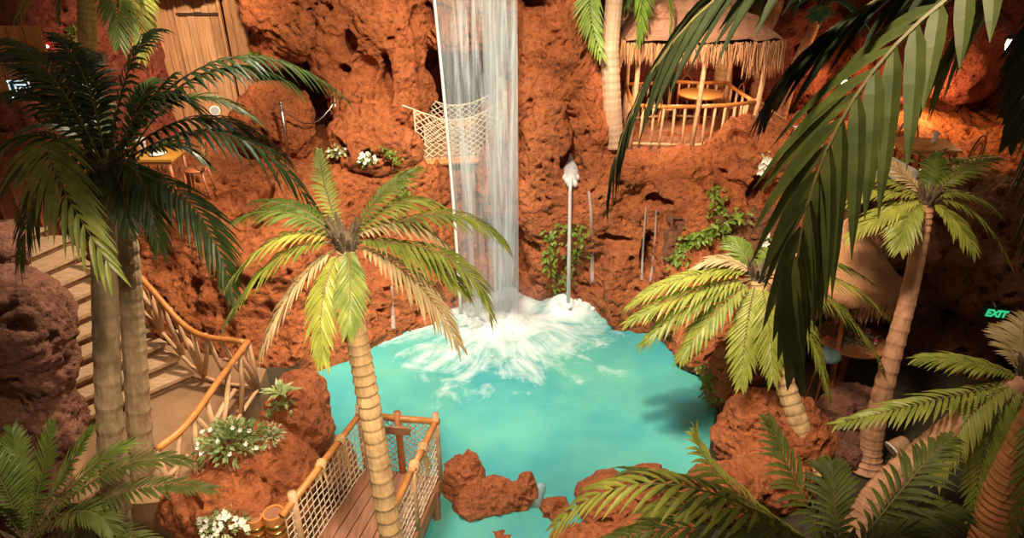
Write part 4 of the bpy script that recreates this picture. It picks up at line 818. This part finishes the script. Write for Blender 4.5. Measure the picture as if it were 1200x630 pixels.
# ------------------------------------------------------------------ plants
def leaf_into(mb, p, d, n, l, w_, droop=.2):
    d = d.normalized(); s_ = d.cross(n); s_ = s_.normalized() if s_.length > 1e-3 else d.orthogonal().normalized(); n = s_.cross(d); g_ = V((0, 0, -1))
    a, b_, c = p, p + d * l * .5 + g_ * droop * l * .2, p + d * l + g_ * droop * l
    mb.add([a, b_ + s_ * w_ * .5 + n * w_ * .1, c, b_ - s_ * w_ * .5 + n * w_ * .1, b_], [(0, 1, 4), (1, 2, 4), (0, 4, 3), (4, 2, 3)])
def rdir(rr, up=.3):
    v = V((rr.gauss(0, 1), rr.gauss(0, 1), rr.gauss(0, 1) + up)); return v.normalized()
def bush(name, c, rx, rz, n, l, w_, m, label, flowers=0, fm=FLOWER, seed=0, up=.8, ry=None, cat='plant', fr=.028):
    rr = random.Random(seed); root = empty(name, c, label, cat); ry = ry or rx; mb = MB()
    for k in range(n):
        d = rdir(rr, up); d.z = abs(d.z) * .9 - .05; q = rr.uniform(.25, 1); p = c + V((d.x * rx * q, d.y * ry * q, d.z * rz * q)); leaf_into(mb, p, (d + rdir(rr, .3) * .6), rdir(rr, 1), l * rr.uniform(.6, 1.2), w_ * rr.uniform(.7, 1.2), rr.uniform(.1, .5))
    mb.build('foliage', m, root)
    st = MB()
    for k in range(9): d = rdir(rr, 1.5); d.z = abs(d.z); st.tube([c - V((0, 0, .08)), c + V((d.x * rx * .5, d.y * ry * .5, d.z * rz * .5)), c + V((d.x * rx * .8, d.y * ry * .8, d.z * rz * .8))], [.012, .009, .004], 5)
    st.build('stem', STALK, root)
    if flowers:
        for k in range(flowers):
            f = MB()
            d = rdir(rr, up); d.z = abs(d.z); d.y = -abs(d.y) * .7 + .1; p = c + V((d.x * rx, d.y * ry, d.z * rz)) * 1.02
            for j in range(5): a = j * 1.2566 + k; leaf_into(f, p, V((math.cos(a), math.sin(a) * .8 - .3, .5 * math.sin(a) + .3)), V((0, -1, .5)), fr * rr.uniform(1, 1.6), fr * 1.1, 0)
            f.build('flower', fm, root)
    return root
VARM = leaf_mat('speckled_leaf', (.10, .19, .04), (.52, .56, .24), .25)
bush('variegated_shrub', on(272, 520, .12), .42, .30, 420, .13, .05, VARM, 'speckled green and cream shrub on the bank beside the landing railing', 14, seed=1, cat='shrub')
bush('variegated_shrub', on(318, 512, .05), .16, .16, 90, .11, .045, VARIEG, 'small cream leaved shrub on the bank right of the larger speckled one', 0, seed=2, cat='shrub')
bush('flowering_shrub', on(262, 618, .1), .30, .22, 230, .09, .04, VARM, 'white flowering shrub at the bottom edge left of the bamboo posts', 38, seed=3, cat='shrub', fr=.03)
lp = on(330, 470, .03); t = empty('spiky_plant', lp, 'plant with long pale pointed leaves on the bank at the pool edge', 'plant')
mb = MB()
for k in range(26): a = R.uniform(0, 6.283); e = R.uniform(.25, 1.2); leaf_into(mb, lp + V((0, 0, .12)), V((math.cos(a), math.sin(a) * .8, e)), V((0, 0, 1)), R.uniform(.22, .36), .07, .35)
mb.build('leaf_rosette', VARIEG, t); mb = MB()
for k in range(60): a = R.uniform(0, 6.283); leaf_into(mb, lp + V((R.uniform(-.16, .16), R.uniform(-.12, .05), R.uniform(-.25, .05))), V((math.cos(a), math.sin(a) - .3, R.uniform(-.5, .5))), V((0, -.5, 1)), R.uniform(.08, .15), .05, .3)
mb.build('lower_leaves', VARM, t)
bush('flowering_shrub', on(430, 190, .06), .18, .17, 90, .09, .05, VARM, 'white and green leafy plant on the ledge above the front palm', 26, seed=5, cat='shrub', fr=.034)
bush('flowering_shrub', on(395, 180, .06), .20, .15, 90, .10, .05, VARIEG, 'cream leaved plant on the ledge below the right rope post', 4, seed=6, cat='shrub')
bush('leafy_bush', on(300, 72, .08), .26, .22, 240, .10, .06, VINE, 'bright green bush on the rocks beside the plank door', seed=7, cat='bush')
bush('leafy_bush', on(88, 45, .06), .16, .28, 120, .10, .05, LEAF_MD, 'small green clump on the red wall left of the upright trunk', seed=8, cat='bush')
bush('terrace_greens', rt + V((-.1, -.1, .08)), .48, .16, 260, .09, .035, leaf_mat('grey_green_leaf', (.08, .15, .08), (.32, .40, .26)), 'grey green potted greenery spread over the round rimmed table', 14, PINK, seed=9)
def creeper(name, pts, n, l, m, label, spread=7, seed=0, flowers=0, cat='vine', off=.05):
    rr = random.Random(seed); pp = [V((x, y, 0)) for x, y in pts]; mb = MB(); fl = MB(); h0 = hit(*pts[0]); c0 = h0[0]; root = empty(name, c0, label, cat); path = []
    for k in range(n):
        q = poly_at(pp, (k + rr.random()) / n if k < n else 1); h = hit(q.x + rr.gauss(0, spread), q.y + rr.gauss(0, spread * .7))
        if not h: continue
        nn = (h[1] + (CAM - h[0]).normalized()).normalized(); leaf_into(mb, h[0] + nn * rr.uniform(.02, off + .05), (rdir(rr, -.2) + nn * .3), nn, l * rr.uniform(.6, 1.2), l * .55, .3)
    for k in range(flowers):
        q = poly_at(pp, rr.random()); h = hit(q.x + rr.gauss(0, spread), q.y + rr.gauss(0, spread)); nn = (CAM - h[0]).normalized(); p = h[0] + nn * .1; fl = MB()
        for j in range(5): a = j * 1.2566 + k; leaf_into(fl, p, V((math.cos(a), -.4, math.sin(a))), nn, .085, .06, 0)
        fl.build('flower', FLOWER, root)
    mb.build('foliage', m, root)
    st = MB(); sp_ = []
    for k in range(8):
        q = poly_at(pp, k / 7); h = hit(q.x, q.y)
        if h: sp_.append(h[0] + (CAM - h[0]).normalized() * .03)
    if len(sp_) > 2: st.tube(sp_, .01, 5); st.build('stem', STALK, root)
    return root
creeper('creeper', [(648, 268), (643, 300), (655, 345)], 110, .12, VINE, 'green creeper left of the thin white stream on the cliff', 5, 1)
creeper('creeper', [(655, 270), (680, 268), (674, 300), (668, 335)], 110, .12, VINE, 'green creeper right of the thin white stream on the cliff', 5, 2)
creeper('creeper', [(838, 218), (842, 235), (840, 250)], 110, .10, VINE, 'small round green clump on the cliff below the hut', 5, 3)
creeper('creeper', [(788, 308), (806, 282), (830, 272), (872, 250)], 260, .12, VINE, 'long bright green creeper slanting up the cliff over the right palm', 5, 4)
creeper('creeper', [(447, 172), (460, 180), (465, 190)], 50, .08, VINE, 'tiny creeper on the rounded rock left of the rope bridge', 3, 5)
creeper('creeper', [(470, 205), (474, 225), (470, 245)], 90, .10, VINE, 'creeper hanging below the left end of the rope bridge', 5, 6)
creeper('flowering_creeper', [(894, 178), (897, 188), (893, 200)], 24, .08, VARM, 'white flowers on the big round rock right of the hut', 4, 7, 6, 'flowers')
creeper('flowering_creeper', [(922, 210), (926, 206)], 10, .06, VARM, 'two pale blossoms on the rock below the far chairs', 3, 8, 2, 'flowers')
creeper('flowering_creeper', [(895, 275), (902, 282)], 14, .08, VARM, 'white blossom above the head of the right pool palm', 4, 9, 4, 'flowers')
creeper('creeper', [(826, 425), (828, 450), (836, 480)], 110, .09, VINE, 'mossy green creeper on the right bank beside the pool', 5, 10)
fp = P(1092, 205, Y=10.6); t = empty('fern', fp, 'small bright fern in front of the honey brown table', 'fern')
for k, (tip, mid_) in enumerate((((1055, 190), (1075, 190)), ((1072, 176), (1085, 188)), ((1108, 176), (1098, 188)), ((1130, 188), (1110, 190)), ((1165, 182), (1130, 188)), ((1150, 205), (1120, 197)), ((1060, 210), (1078, 203)))):
    p2, pm = P(*tip, Y=10.5), P(*mid_, Y=10.55); frond_mesh('frond', fp, pm * 2 - (fp + p2) * .5, p2, .16, .035, 16, LEAF_BR, t, .2, .008, 700 + k)
b = MB(); b.lathe((fp.x, fp.y, fp.z - .22), [(0, 0), (.1, 0), (.14, .22), (.12, .22), (0, .18)], 16); b.build('pot', plain('clay_pot', (.4, .16, .08), .7), t, True)
pf_ = P(1153, 203, Y=10.5); t = empty('pink_flower', pf_ + V((0, 0, -.1)), 'single magenta flower among the fern tips at the right', 'flower')
mb = MB(); 
for j in range(9): a = j * .7; leaf_into(mb, pf_, V((math.cos(a), -.3, math.sin(a))), V((0, -1, 0)), .08, .06, 0)
mb.build('petals', PINK, t); mb = MB(); mb.tube([pf_, pf_ + V((0, .05, -.25))], .008, 5); mb.build('stem', STALK, t)
print('objects', len(bpy.data.objects))
